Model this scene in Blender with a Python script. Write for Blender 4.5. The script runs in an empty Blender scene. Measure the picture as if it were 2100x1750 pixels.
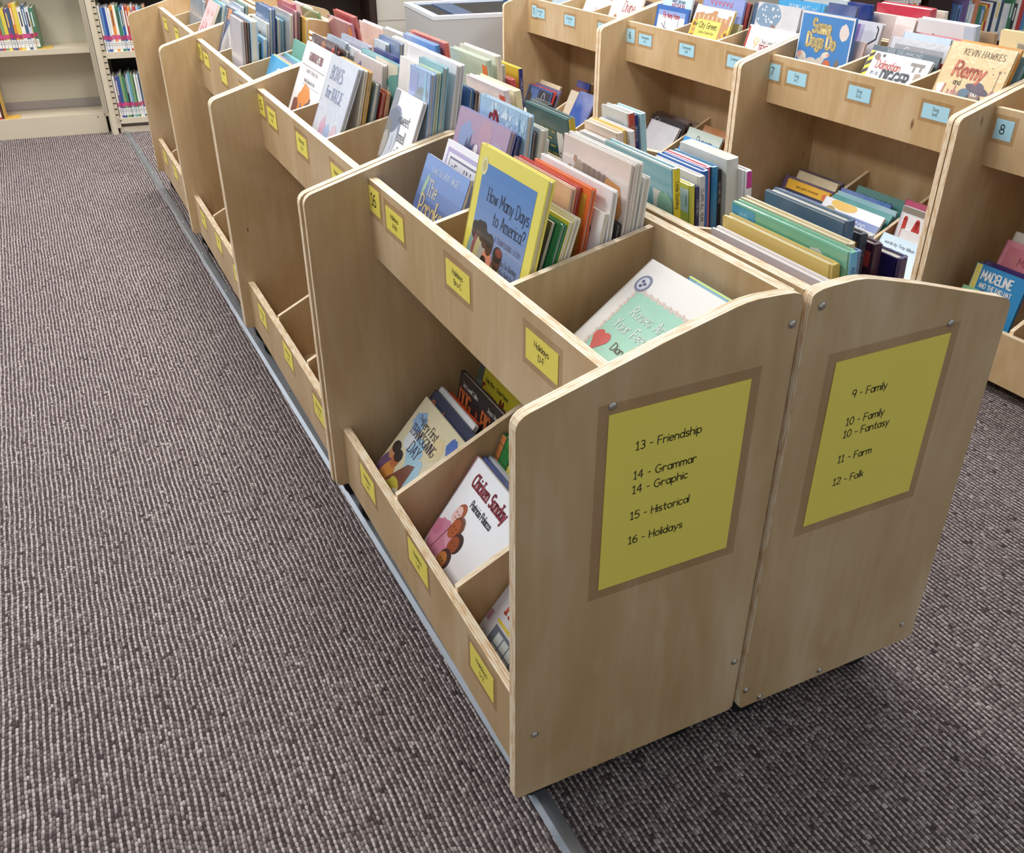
import bpy, bmesh, math, random
from mathutils import Vector, Matrix
C = bpy.context.scene.collection
SC = bpy.context.scene
PI = math.pi
R_ = math.radians

# ------------------------------------------------------------------ camera, world, lights, exposure
YAW, PITCH_, ROLL = -0.4515, 0.5454, -0.0007
CAM = Vector((-0.3981, -0.8159, 1.3091))
fw = Vector((-math.sin(YAW)*math.cos(PITCH_), math.cos(YAW)*math.cos(PITCH_), -math.sin(PITCH_)))
rt = Vector((math.cos(YAW), math.sin(YAW), 0)); up = rt.cross(fw)
rt, up = rt*math.cos(ROLL)+up*math.sin(ROLL), up*math.cos(ROLL)-rt*math.sin(ROLL)
cd = bpy.data.cameras.new('camera'); cam = bpy.data.objects.new('camera', cd); C.objects.link(cam)
cd.sensor_width = 36; cd.sensor_fit = 'HORIZONTAL'; cd.lens = 1897.4*36/2100
cd.clip_start = .02; cd.clip_end = 60
cam.matrix_world = Matrix(((rt.x, up.x, -fw.x, CAM.x), (rt.y, up.y, -fw.y, CAM.y), (rt.z, up.z, -fw.z, CAM.z), (0, 0, 0, 1)))
SC.camera = cam

w = bpy.data.worlds.new('room_light'); SC.world = w; w.use_nodes = True
w.node_tree.nodes['Background'].inputs[0].default_value = (.86, .93, 1, 1)
w.node_tree.nodes['Background'].inputs[1].default_value = .40

def lamp(x, y, z, sx, sy, power, col=(1, .985, .97), rx=0., rz=0.):
    l = bpy.data.lights.new('assumed_area_lamp', 'AREA'); l.shape = 'RECTANGLE'; l.size = sx; l.size_y = sy
    l.energy = power; l.color = col
    o = bpy.data.objects.new('assumed_area_lamp', l); C.objects.link(o); o.location = (x, y, z); o.rotation_euler = (rx, 0, rz)
for (x, y, p) in ((-1.3, 1.6, 46), (-1.3, 4.0, 50), (.75, 2.2, 52), (.75, 4.3, 50), (2.9, 1.6, 40), (2.9, 4.0, 40), (-1.3, -1.4, 8), (2.6, -1.3, 8)):
    lamp(x, y, 2.75, .6, 1.2, p)  # assumed ceiling lamps, unseen, added to light the room from above
# added lamp for assumed window daylight, out of frame at left; no window built
lamp(-2.3, 5.0, 1.75, 1.3, .8, 26, (.86, .93, 1), R_(-82), R_(-7))
SC.view_settings.view_transform = 'Standard'; SC.view_settings.look = 'None'
SC.view_settings.exposure = 0.12; SC.view_settings.gamma = 1.0
SC.view_settings.use_curve_mapping = False

# ------------------------------------------------------------------ helpers
def lin(h):
    if not isinstance(h, str): return tuple(h)+(1,)
    c = [int(h[i:i+2], 16)/255 for i in (0, 2, 4)]
    return tuple(v/12.92 if v <= .04045 else ((v+.055)/1.055)**2.4 for v in c)+(1,)

def new_mat(name):
    m = bpy.data.materials.new(name); m.use_nodes = True
    nt = m.node_tree; return m, nt, nt.nodes['Principled BSDF']
def node(nt, typ, **kw):
    n = nt.nodes.new(typ)
    for k, v in kw.items():
        if k[0] == '_': setattr(n, k[1:], v)
        else:
            key = k.replace('__', ' ')
            n.inputs[int(key[1:]) if key[0] == 'i' and key[1:].isdigit() else key].default_value = v
    return n
def link(nt, a, b): nt.links.new(a, b)
def ramp(nt, fac, stops):
    r = nt.nodes.new('ShaderNodeValToRGB'); e = r.color_ramp.elements
    while len(e) < len(stops): e.new(.5)
    for el, (p, c) in zip(e, stops): el.position = p; el.color = lin(c)
    link(nt, fac, r.inputs[0]); return r.outputs[0]
def mixc(nt, fac, a, b, blend='MIX'):
    n = nt.nodes.new('ShaderNodeMix'); n.data_type = 'RGBA'; n.blend_type = blend
    for v, i in ((fac, 0), (a, 6), (b, 7)):
        if hasattr(v, 'links'): link(nt, v, n.inputs[i])
        else: n.inputs[i].default_value = v
    return n.outputs[2]
def math_(nt, op, a, b=None, clamp=False):
    n = nt.nodes.new('ShaderNodeMath'); n.operation = op; n.use_clamp = clamp
    for v, i in ((a, 0), (b, 1)):
        if v is None: continue
        if hasattr(v, 'links'): link(nt, v, n.inputs[i])
        else: n.inputs[i].default_value = v
    return n.outputs[0]
def bump(nt, h, strength, dist, p):
    b = node(nt, 'ShaderNodeBump', Strength=strength, Distance=dist); link(nt, h, b.inputs['Height']); link(nt, b.outputs[0], p.inputs['Normal'])

M = {}
def plain(name, col, rough=.5, metal=0., var=.06, coat=0., scale=6.):
    m, nt, p = new_mat(name)
    tc = node(nt, 'ShaderNodeTexCoord'); nz = node(nt, 'ShaderNodeTexNoise', Scale=scale, Detail=3.)
    link(nt, tc.outputs['Object'], nz.inputs['Vector'])
    c = lin(col); a = tuple(min(1, v*(1+var)) for v in c[:3])+(1,); b = tuple(v*(1-var) for v in c[:3])+(1,)
    link(nt, mixc(nt, nz.outputs[0], a, b), p.inputs['Base Color'])
    p.inputs['Roughness'].default_value = rough; p.inputs['Metallic'].default_value = metal; p.inputs['Coat Weight'].default_value = coat
    M[name] = m; return m

def wood():
    m, nt, p = new_mat('birch_face')
    uv = node(nt, 'ShaderNodeUVMap'); oi = node(nt, 'ShaderNodeObjectInfo')
    off = node(nt, 'ShaderNodeVectorMath', _operation='ADD'); link(nt, uv.outputs[0], off.inputs[0])
    rnd = node(nt, 'ShaderNodeCombineXYZ'); r3 = math_(nt, 'MULTIPLY', oi.outputs['Random'], 13.7)
    link(nt, r3, rnd.inputs[0]); link(nt, math_(nt, 'MULTIPLY', oi.outputs['Random'], 29.3), rnd.inputs[1]); link(nt, rnd.outputs[0], off.inputs[1])
    def sc(v):
        s = node(nt, 'ShaderNodeVectorMath', _operation='MULTIPLY'); link(nt, off.outputs[0], s.inputs[0]); s.inputs[1].default_value = v; return s.outputs[0]
    big = node(nt, 'ShaderNodeTexNoise', Scale=1., Detail=3., Distortion=.8); link(nt, sc((4.5, 2.2, 1)), big.inputs['Vector'])
    fine = node(nt, 'ShaderNodeTexNoise', Scale=1., Detail=5., Roughness=.65, Distortion=.35); link(nt, sc((70, 3.2, 1)), fine.inputs['Vector'])
    figure = node(nt, 'ShaderNodeTexNoise', Scale=1., Detail=2., Distortion=1.6); link(nt, sc((14, 3, 1)), figure.inputs['Vector'])
    c1 = ramp(nt, big.outputs[0], [(.3, 'b8996d'), (.5, 'c4a67c'), (.72, 'd2ba97')])
    c2 = mixc(nt, math_(nt, 'MULTIPLY', math_(nt, 'SUBTRACT', fine.outputs[0], .42, True), .9), c1, lin('b08850'))
    c2 = mixc(nt, math_(nt, 'MULTIPLY', math_(nt, 'SUBTRACT', figure.outputs[0], .5, True), .9), c2, lin('e6cfa6'))
    # knots and pin marks: sparse cells with a narrow dark core stretched along the grain
    def knots(s, dens, rad, col, prev):
        v = node(nt, 'ShaderNodeTexVoronoi', Scale=1., Randomness=1.); link(nt, sc(s), v.inputs['Vector'])
        sepc = node(nt, 'ShaderNodeSeparateColor'); link(nt, v.outputs['Color'], sepc.inputs[0])
        on = math_(nt, 'LESS_THAN', sepc.outputs[0], dens)
        mr = node(nt, 'ShaderNodeMapRange'); mr.inputs[1].default_value = rad; mr.inputs[2].default_value = rad*.45; link(nt, v.outputs['Distance'], mr.inputs[0])
        return mixc(nt, math_(nt, 'MULTIPLY', math_(nt, 'MULTIPLY', mr.outputs[0], on), .85), prev, lin(col))
    c3 = knots((9, 3.4, 1), .30, .075, '5f3a1e', c2)
    c3 = knots((30, 9, 1), .10, .085, '5f3a1c', c3)
    link(nt, c3, p.inputs['Base Color'])
    p.inputs['Roughness'].default_value = .40; p.inputs['Coat Weight'].default_value = .12; p.inputs['Coat Roughness'].default_value = .3
    bump(nt, fine.outputs[0], .04, .002, p)
    M['face'] = m
    m, nt, p = new_mat('birch_ply_edge')
    uv = node(nt, 'ShaderNodeUVMap'); sx = node(nt, 'ShaderNodeSeparateXYZ'); link(nt, uv.outputs[0], sx.inputs[0])
    nz = node(nt, 'ShaderNodeTexNoise', Scale=9., Detail=3.); link(nt, uv.outputs[0], nz.inputs['Vector'])
    s = math_(nt, 'SINE', math_(nt, 'ADD', math_(nt, 'MULTIPLY', sx.outputs[1], 2*PI*4), math_(nt, 'MULTIPLY', nz.outputs[0], 2.2)))
    line = math_(nt, 'GREATER_THAN', s, .72)
    chip = node(nt, 'ShaderNodeTexNoise', Scale=1., Detail=4.)
    cm = node(nt, 'ShaderNodeVectorMath', _operation='MULTIPLY'); link(nt, uv.outputs[0], cm.inputs[0]); cm.inputs[1].default_value = (30, 3, 1); link(nt, cm.outputs[0], chip.inputs['Vector'])
    base = ramp(nt, chip.outputs[0], [(.35, 'dcb78a'), (.5, 'f3dfbd'), (.7, 'f9edd6')])
    link(nt, mixc(nt, math_(nt, 'MULTIPLY', line, .5), base, lin('9c7148')), p.inputs['Base Color'])
    p.inputs['Roughness'].default_value = .5
    M['edge'] = m
wood()

def carpet():
    m, nt, p = new_mat('carpet_loops')
    tc = node(nt, 'ShaderNodeTexCoord')
    wob = node(nt, 'ShaderNodeTexNoise', Scale=9., Detail=2.); link(nt, tc.outputs['Object'], wob.inputs['Vector'])
    sx = node(nt, 'ShaderNodeSeparateXYZ'); link(nt, tc.outputs['Object'], sx.inputs[0])
    u = math_(nt, 'ADD', math_(nt, 'MULTIPLY', sx.outputs[0], 2/.0108), math_(nt, 'MULTIPLY', wob.outputs[0], 1.6))
    colm = math_(nt, 'FLOOR', u)
    wn = node(nt, 'ShaderNodeTexWhiteNoise', _noise_dimensions='1D'); link(nt, colm, wn.inputs['W'])
    v = math_(nt, 'ADD', math_(nt, 'MULTIPLY', sx.outputs[1], 1/.0098), math_(nt, 'MULTIPLY', wn.outputs[0], 9.))
    row = math_(nt, 'FLOOR', v)
    cv = node(nt, 'ShaderNodeCombineXYZ'); link(nt, colm, cv.inputs[0]); link(nt, row, cv.inputs[1])
    w2 = node(nt, 'ShaderNodeTexWhiteNoise', _noise_dimensions='2D'); link(nt, cv.outputs[0], w2.inputs['Vector'])
    rs = node(nt, 'ShaderNodeSeparateColor'); link(nt, w2.outputs['Color'], rs.inputs[0])
    fu = math_(nt, 'ADD', math_(nt, 'SUBTRACT', math_(nt, 'SUBTRACT', u, colm), .5), math_(nt, 'MULTIPLY', math_(nt, 'SUBTRACT', rs.outputs[0], .5), .3))
    fv = math_(nt, 'ADD', math_(nt, 'SUBTRACT', math_(nt, 'SUBTRACT', v, row), .5), math_(nt, 'MULTIPLY', math_(nt, 'SUBTRACT', rs.outputs[1], .5), .3))
    dist = math_(nt, 'SQRT', math_(nt, 'ADD', math_(nt, 'MULTIPLY', fu, math_(nt, 'MULTIPLY', fu, .9)), math_(nt, 'MULTIPLY', fv, math_(nt, 'MULTIPLY', fv, .8))))
    par = math_(nt, 'MODULO', math_(nt, 'ADD', math_(nt, 'ADD', colm, math_(nt, 'MULTIPLY', math_(nt, 'GREATER_THAN', rs.outputs[0], .985), 1.)), 2000.), 2.)
    tone = math_(nt, 'ADD', math_(nt, 'MULTIPLY', par, .60), math_(nt, 'MULTIPLY', rs.outputs[2], .48))
    col = ramp(nt, tone, [(.0, '43383a'), (.3, '5c4f4f'), (.62, '998d8a'), (.98, 'c2b6b2')])
    gap = node(nt, 'ShaderNodeMapRange'); gap.inputs[1].default_value = .34; gap.inputs[2].default_value = .56; link(nt, dist, gap.inputs[0])
    big = node(nt, 'ShaderNodeTexNoise', Scale=2.2, Detail=3.); link(nt, tc.outputs['Object'], big.inputs['Vector'])
    col = mixc(nt, math_(nt, 'MULTIPLY', gap.outputs[0], .85), col, lin('2a2223'))
    col = mixc(nt, math_(nt, 'MULTIPLY', big.outputs[0], .2), col, lin('6a5b58'))
    link(nt, col, p.inputs['Base Color']); p.inputs['Roughness'].default_value = .95; p.inputs['Specular IOR Level'].default_value = .15
    bump(nt, math_(nt, 'SUBTRACT', 1., dist), .9, .006, p)
    M['carpet'] = m
carpet()

def cover_mats():
    for name, rough, coat, mott, bmp in (('cover_plain', .36, .25, .0, 0), ('cover_painted', .36, .25, .55, 0), ('cover_jacket', .22, .6, .4, .35)):
        m, nt, p = new_mat(name)
        oi = node(nt, 'ShaderNodeObjectInfo'); tc = node(nt, 'ShaderNodeTexCoord')
        off = node(nt, 'ShaderNodeVectorMath', _operation='ADD'); link(nt, tc.outputs['Object'], off.inputs[0])
        sc = node(nt, 'ShaderNodeCombineXYZ')
        for i, k in enumerate((31., 17., 53.)): link(nt, math_(nt, 'MULTIPLY', oi.outputs['Random'], k), sc.inputs[i])
        link(nt, sc.outputs[0], off.inputs[1])
        col = oi.outputs['Color']
        if mott:
            n1 = node(nt, 'ShaderNodeTexNoise', Scale=9., Detail=4., Distortion=.7); link(nt, off.outputs[0], n1.inputs['Vector'])
            n2 = node(nt, 'ShaderNodeTexNoise', Scale=5., Detail=2.); link(nt, off.outputs[0], n2.inputs['Vector'])
            hs = node(nt, 'ShaderNodeHueSaturation', Saturation=1.1, Value=.72); link(nt, col, hs.inputs['Color'])
            link(nt, math_(nt, 'ADD', .42, math_(nt, 'MULTIPLY', n2.outputs[0], .16)), hs.inputs['Hue'])
            f = math_(nt, 'MULTIPLY', math_(nt, 'SUBTRACT', n1.outputs[0], .42, True), mott*3.4, True)
            col = mixc(nt, f, col, hs.outputs[0])
            lt = math_(nt, 'MULTIPLY', math_(nt, 'SUBTRACT', n2.outputs[0], .5, True), mott*2.2, True)
            col = mixc(nt, lt, col, lin('e8e6e2'))
        link(nt, col, p.inputs['Base Color'])
        p.inputs['Roughness'].default_value = rough; p.inputs['Coat Weight'].default_value = coat; p.inputs['Coat Roughness'].default_value = .12
        if bmp:
            b = node(nt, 'ShaderNodeTexNoise', Scale=26., Detail=2., Distortion=1.); link(nt, off.outputs[0], b.inputs['Vector'])
            bump(nt, b.outputs[0], bmp, .004, p)
        M[name] = m
    m, nt, p = new_mat('page_edges')
    tc = node(nt, 'ShaderNodeTexCoord'); mp = node(nt, 'ShaderNodeMapping'); mp.inputs['Scale'].default_value = (1600, 3, 3); link(nt, tc.outputs['Object'], mp.inputs[0])
    nz = node(nt, 'ShaderNodeTexNoise', Scale=1., Detail=1.); link(nt, mp.outputs[0], nz.inputs['Vector'])
    link(nt, ramp(nt, nz.outputs[0], [(.3, 'cbbfa9'), (.7, 'f2ece0')]), p.inputs['Base Color']); p.inputs['Roughness'].default_value = .8
    M['pages'] = m
    m, nt, p = new_mat('print_ink')
    at = node(nt, 'ShaderNodeAttribute', _attribute_name='ink'); nz = node(nt, 'ShaderNodeTexNoise', Scale=60., Detail=3.)
    tc = node(nt, 'ShaderNodeTexCoord'); link(nt, tc.outputs['Object'], nz.inputs['Vector'])
    link(nt, mixc(nt, math_(nt, 'MULTIPLY', nz.outputs[0], .16), at.outputs['Color'], lin('8a8580')), p.inputs['Base Color'])
    p.inputs['Roughness'].default_value = .36; p.inputs['Coat Weight'].default_value = .2; p.inputs['Coat Roughness'].default_value = .12
    M['ink'] = m
    m, nt, p = new_mat('clear_laminate')
    tr = node(nt, 'ShaderNodeBsdfTransparent'); tr.inputs[0].default_value = (.955, .93, .90, 1)
    gl = node(nt, 'ShaderNodeBsdfGlossy', Roughness=.25); gl.inputs[0].default_value = (1, 1, 1, 1)
    mx = node(nt, 'ShaderNodeMixShader'); mx.inputs[0].default_value = .05
    link(nt, tr.outputs[0], mx.inputs[1]); link(nt, gl.outputs[0], mx.inputs[2]); link(nt, mx.outputs[0], nt.nodes['Material Output'].inputs[0])
    M['laminate'] = m
cover_mats()
plain('yellow_paper', 'f0df62', .45, var=.03); plain('blue_paper', 'a9d6e6', .45, var=.03)
plain('aluminium', 'a9adb3', .42, .85, .18, scale=9); plain('screw_metal', 'c9c3b8', .28, 1., .05)
plain('black_rubber', '141414', .55); plain('black_void', '08090c', .5, var=.1)
plain('cream_steel', 'c9bda6', .45, var=.04); plain('cream_wall', 'c9c2ac', .7, var=.04, scale=3); plain('grey_base', 'a39a94', .6)
plain('dark_wood', '2a1810', .4, var=.25, coat=.2); plain('wall_paint', 'bdb7ab', .75, var=.05, scale=2.)
plain('grey_laminate', 'bab9b8', .45, var=.03); plain('grey_rim', 'dfe3e8', .35, var=.02); plain('navy_steel', '3b5378', .35, .2, .08); plain('slot_black', '05060a', .5)
plain('bookend_yellow', 'd8b050', .4)

def prop(o, **kw):
    for k, v in kw.items():
        if v is not None: o[k] = v
    return o
def empty(name, loc=(0, 0, 0), rz=0., parent=None, **kw):
    o = bpy.data.objects.new(name, None); C.objects.link(o); o.location = loc; o.rotation_euler = (0, 0, rz); o.empty_display_size = .05
    if parent: o.parent = parent
    return prop(o, **kw)
def mobj(name, me, mats, parent=None, **kw):
    o = bpy.data.objects.new(name, me); C.objects.link(o)
    if not me.materials:
        for m in (mats if isinstance(mats, (list, tuple)) else [mats]): me.materials.append(M[m] if isinstance(m, str) else m)
    if parent: o.parent = parent
    return prop(o, **kw)
class MB:                                   # collects boxes and prisms of one part
    def __init__(s): s.v = []; s.f = []; s.mi = []
    def add(s, vs, fs, mi=0):
        n = len(s.v); s.v += [tuple(v) for v in vs]; s.f += [tuple(i+n for i in f) for f in fs]; s.mi += [mi]*len(fs)
    def box(s, x0, x1, y0, y1, z0, z1, mi=0):
        s.add([(x0, y0, z0), (x1, y0, z0), (x1, y1, z0), (x0, y1, z0), (x0, y0, z1), (x1, y0, z1), (x1, y1, z1), (x0, y1, z1)],
              [(3, 2, 1, 0), (4, 5, 6, 7), (0, 1, 5, 4), (1, 2, 6, 5), (2, 3, 7, 6), (3, 0, 4, 7)], mi)
    def prism(s, pts, axis, a, b, mi=0):    # pts: 2D outline in the plane across axis, from a to b
        def P(p, t): return (t, p[0], p[1]) if axis == 'x' else (p[0], t, p[1]) if axis == 'y' else (p[0], p[1], t)
        n = len(pts); ar = sum(pts[i][0]*pts[(i+1) % n][1]-pts[(i+1) % n][0]*pts[i][1] for i in range(n))
        if (ar < 0) != (axis == 'y'): pts = pts[::-1]
        s.add([P(p, a) for p in pts]+[P(p, b) for p in pts],
              [tuple(range(n))[::-1], tuple(range(n, 2*n))]+[(i, (i+1) % n, n+(i+1) % n, n+i) for i in range(n)], mi)
    def cyl(s, p, q, r, n=12, mi=0, r2=None):
        p = Vector(p); q = Vector(q); d = (q-p).normalized(); a = d.orthogonal().normalized(); b = d.cross(a); r2 = r if r2 is None else r2
        vs = [p+(a*math.cos(t)+b*math.sin(t))*r for t in [2*PI*i/n for i in range(n)]]+[q+(a*math.cos(t)+b*math.sin(t))*r2 for t in [2*PI*i/n for i in range(n)]]
        s.add(vs, [tuple(range(n))[::-1], tuple(range(n, 2*n))]+[(i, (i+1) % n, n+(i+1) % n, n+i) for i in range(n)], mi)
    def mesh(s, name):
        me = bpy.data.meshes.new(name); me.from_pydata(s.v, [], s.f)
        if any(s.mi): me.polygons.foreach_set('material_index', s.mi)
        me.update(); return me
    def build(s, name, mats, parent=None, **kw): return mobj(name, s.mesh(name), mats, parent, **kw)

def ply(name, pts, axis, a, b, parent=None, **kw):
    """a plywood panel: 2D outline extruded along axis between a and b; face veneer and laminated edges have their own materials and UVs"""
    mb = MB(); mb.prism(pts, axis, a, b); n = len(pts)
    me = mb.mesh(name); uvl = me.uv_layers.new(name='UVMap')
    per = 0.
    for pi, pl in enumerate(me.polygons):
        pl.material_index = 0 if pi < 2 else 1
        co = [me.vertices[me.loops[li].vertex_index].co for li in pl.loop_indices]
        if pi < 2:
            for li, c in zip(pl.loop_indices, co):
                uvl.data[li].uv = (c.y, c.z) if axis == 'x' else (c.x, c.z) if axis == 'y' else (c.x, c.y)
        else:
            ln = (co[1]-co[0]).length; ax = 'xyz'.index(axis)
            for li, c, u in zip(pl.loop_indices, co, (per, per+ln, per+ln, per)):
                uvl.data[li].uv = (u, (c[ax]-a)/(b-a))
            per += ln
    return mobj(name, me, ('face', 'edge'), parent, **kw)
def rrect(x0, x1, y0, y1): return [(x0, y0), (x1, y0), (x1, y1), (x0, y1)]
def arc2(cx, cy, r, a0, a1, n=5): return [(cx+r*math.cos(R_(a0+(a1-a0)*i/n)), cy+r*math.sin(R_(a0+(a1-a0)*i/n))) for i in range(n+1)]

# ------------------------------------------------------------------ lettering: a stroke alphabet turned into flat ribbons
GL = dict(A="0,0 3.2,10 6.4,0|1.1,3.6 5.3,3.6", B="0,0 0,10 3,10 @3,7.6,2.4,2.4,90,-90 0,5.2|3,5.2 @3,2.6,2.9,2.6,90,-90 0,0", C="@4,5,4,5,50,310",
 D="0,0 0,10 2.5,10 @2.5,5,4,5,90,-90 0,0", E="5,10 0,10 0,0 5,0|0,5.2 4.2,5.2", F="5.2,10 0,10 0,0|0,5.2 4.2,5.2", G="@4,5,4,5,55,350|8,4.4 4.6,4.4",
 H="0,0 0,10|6,0 6,10|0,5.2 6,5.2", I="0,0 0,10", J="4.5,10 4.5,2.5 @2.2,2.5,2.3,2.5,0,-160", K="0,0 0,10|5.5,10 0,4.4|1.8,6 5.8,0", L="0,10 0,0 5,0",
 M="0,0 .8,10 4,3 7.2,10 8,0", N="0,0 0,10 6,0 6,10", O="@4,5,4,5,90,450", P="0,0 0,10 3,10 @3,7.3,2.8,2.7,90,-90 0,4.6", Q="@4,5,4,5,90,450|5,2.5 8,-.8",
 R="0,0 0,10 3,10 @3,7.4,2.7,2.6,90,-90 0,4.8|2.4,4.8 6,0", S="@3,7.5,2.7,2.5,40,270 @3,2.5,2.9,2.5,90,-140", T="0,10 6.6,10|3.3,10 3.3,0",
 U="0,10 0,3 @3,3,3,3,180,360 6,10", V="0,10 3.2,0 6.4,10", W="0,10 2,0 4.4,8 6.8,0 8.8,10", X="0,0 6,10|0,10 6,0", Y="0,10 3,5 6,10|3,5 3,0", Z="0,10 6,10 0,0 6,0",
 a="@2.7,3.1,2.6,3.1,30,390|5.3,6.2 5.3,0", b="0,10 0,0|@2.8,3.1,2.8,3.1,-170,170", c="@2.7,3.1,2.7,3.1,45,315", d="@2.7,3.1,2.6,3.1,10,350|5.4,10 5.4,0",
 e="0.1,3.3 5.3,3.3 @2.7,3.1,2.6,3.1,0,310", f="4.2,9.3 @3,8.4,1.5,1.5,50,180 1.5,0|0,6.2 3.8,6.2", g="@2.7,3.1,2.6,3.1,10,350|5.4,6.2 5.4,-1 @2.8,-1,2.6,2.2,0,-150",
 h="0,10 0,0|0,3.8 @2.5,3.8,2.5,2.4,180,0 5,0", i="0,6.2 0,0|0,8.6 0,8.9", j="1.6,6.2 1.6,-1.5 @0,-1.5,1.6,1.6,0,-140|1.6,8.6 1.6,8.9", k="0,10 0,0|4.4,6.2 0,2.6|1.5,3.8 4.8,0",
 l="0,10 0,0", m="0,6.2 0,0|0,4.2 @1.9,4.2,1.9,2,180,0 3.8,0|3.8,4.2 @5.7,4.2,1.9,2,180,0 7.6,0", n="0,6.2 0,0|0,3.9 @2.4,3.9,2.4,2.3,180,0 4.8,0", o="@2.8,3.1,2.8,3.1,90,450",
 p="0,6.2 0,-3.2|@2.8,3.1,2.8,3.1,-170,170", q="@2.7,3.1,2.6,3.1,10,350|5.4,6.2 5.4,-3.2", r="0,6.2 0,0|0,3.6 @2.2,3.8,2.2,2.4,180,40", s="@2.1,4.7,1.9,1.5,30,270 @2.1,1.6,2,1.6,90,-150",
 t="1.8,9 1.8,1.6 @3.2,1.6,1.4,1.6,180,300|0,6.2 4,6.2", u="0,6.2 0,2.4 @2.4,2.4,2.4,2.4,180,360 4.8,6.2|4.8,2.4 4.8,0", v="0,6.2 2.4,0 4.8,6.2", w="0,6.2 1.7,0 3.4,5.4 5.1,0 6.8,6.2",
 x="0,0 4.6,6.2|0,6.2 4.6,0", y="0,6.2 2.5,.4|5,6.2 1.2,-3.2", z="0,6.2 4.6,6.2 0,0 4.6,0")
GL.update({'0': "@2.9,5,2.9,5,90,450", '1': "0,8 2,10 2,0|.2,0 3.8,0", '2': "@2.8,7.2,2.7,2.8,160,-40 0,0 5.8,0", '3': "@2.5,7.5,2.4,2.5,140,-90 @2.5,2.5,2.8,2.5,90,-140",
 '4': "4.2,0 4.2,10 0,3.4 5.8,3.4", '5': "5,10 .8,10 .4,5.6 @2.6,3.1,2.9,3.1,125,-140", '6': "4.4,9.8 @4.8,3.5,4.8,6.3,100,180|@2.8,2.8,2.8,2.8,90,450", '7': "0,10 5.6,10 1.6,0",
 '8': "@2.8,7.5,2.3,2.5,90,450|@2.8,2.5,2.8,2.5,90,450", '9': "@2.8,7,2.7,3,90,450|5.5,7 4,0", '-': "0,4.2 3,4.2", '?': "@2.4,7.4,2.4,2.6,170,-60 2.4,4.6 2.4,3|2.4,.2 2.4,.5",
 '&': "6.5,0 1.5,7.4 @2.9,8.2,1.6,1.8,200,-20 1,3.6 @2.6,2.2,2.4,2.2,150,330 6,4.6", '!': "0,10 0,3|0,.2 0,.5", '.': "0,.1 0,.4", "'": "0,10 0,8", ',': "0,.6 -.5,-1.5"})
_gc = {}
def glyph(ch):
    if ch not in _gc:
        out = []
        for st in GL.get(ch, '').split('|'):
            pts = []
            for tk in st.split():
                if tk[0] == '@':
                    cx, cy, rx, ry, a0, a1 = map(float, tk[1:].split(',')); n = max(4, int(abs(a1-a0)/26))
                    pts += [(cx+rx*math.cos(R_(a0+(a1-a0)*i/n)), cy+ry*math.sin(R_(a0+(a1-a0)*i/n))) for i in range(n+1)]
                else: pts.append(tuple(map(float, tk.split(','))))
            if pts: out.append(pts)
        _gc[ch] = (out, max([p[0] for s in out for p in s] or [3]))
    return _gc[ch]
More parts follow.
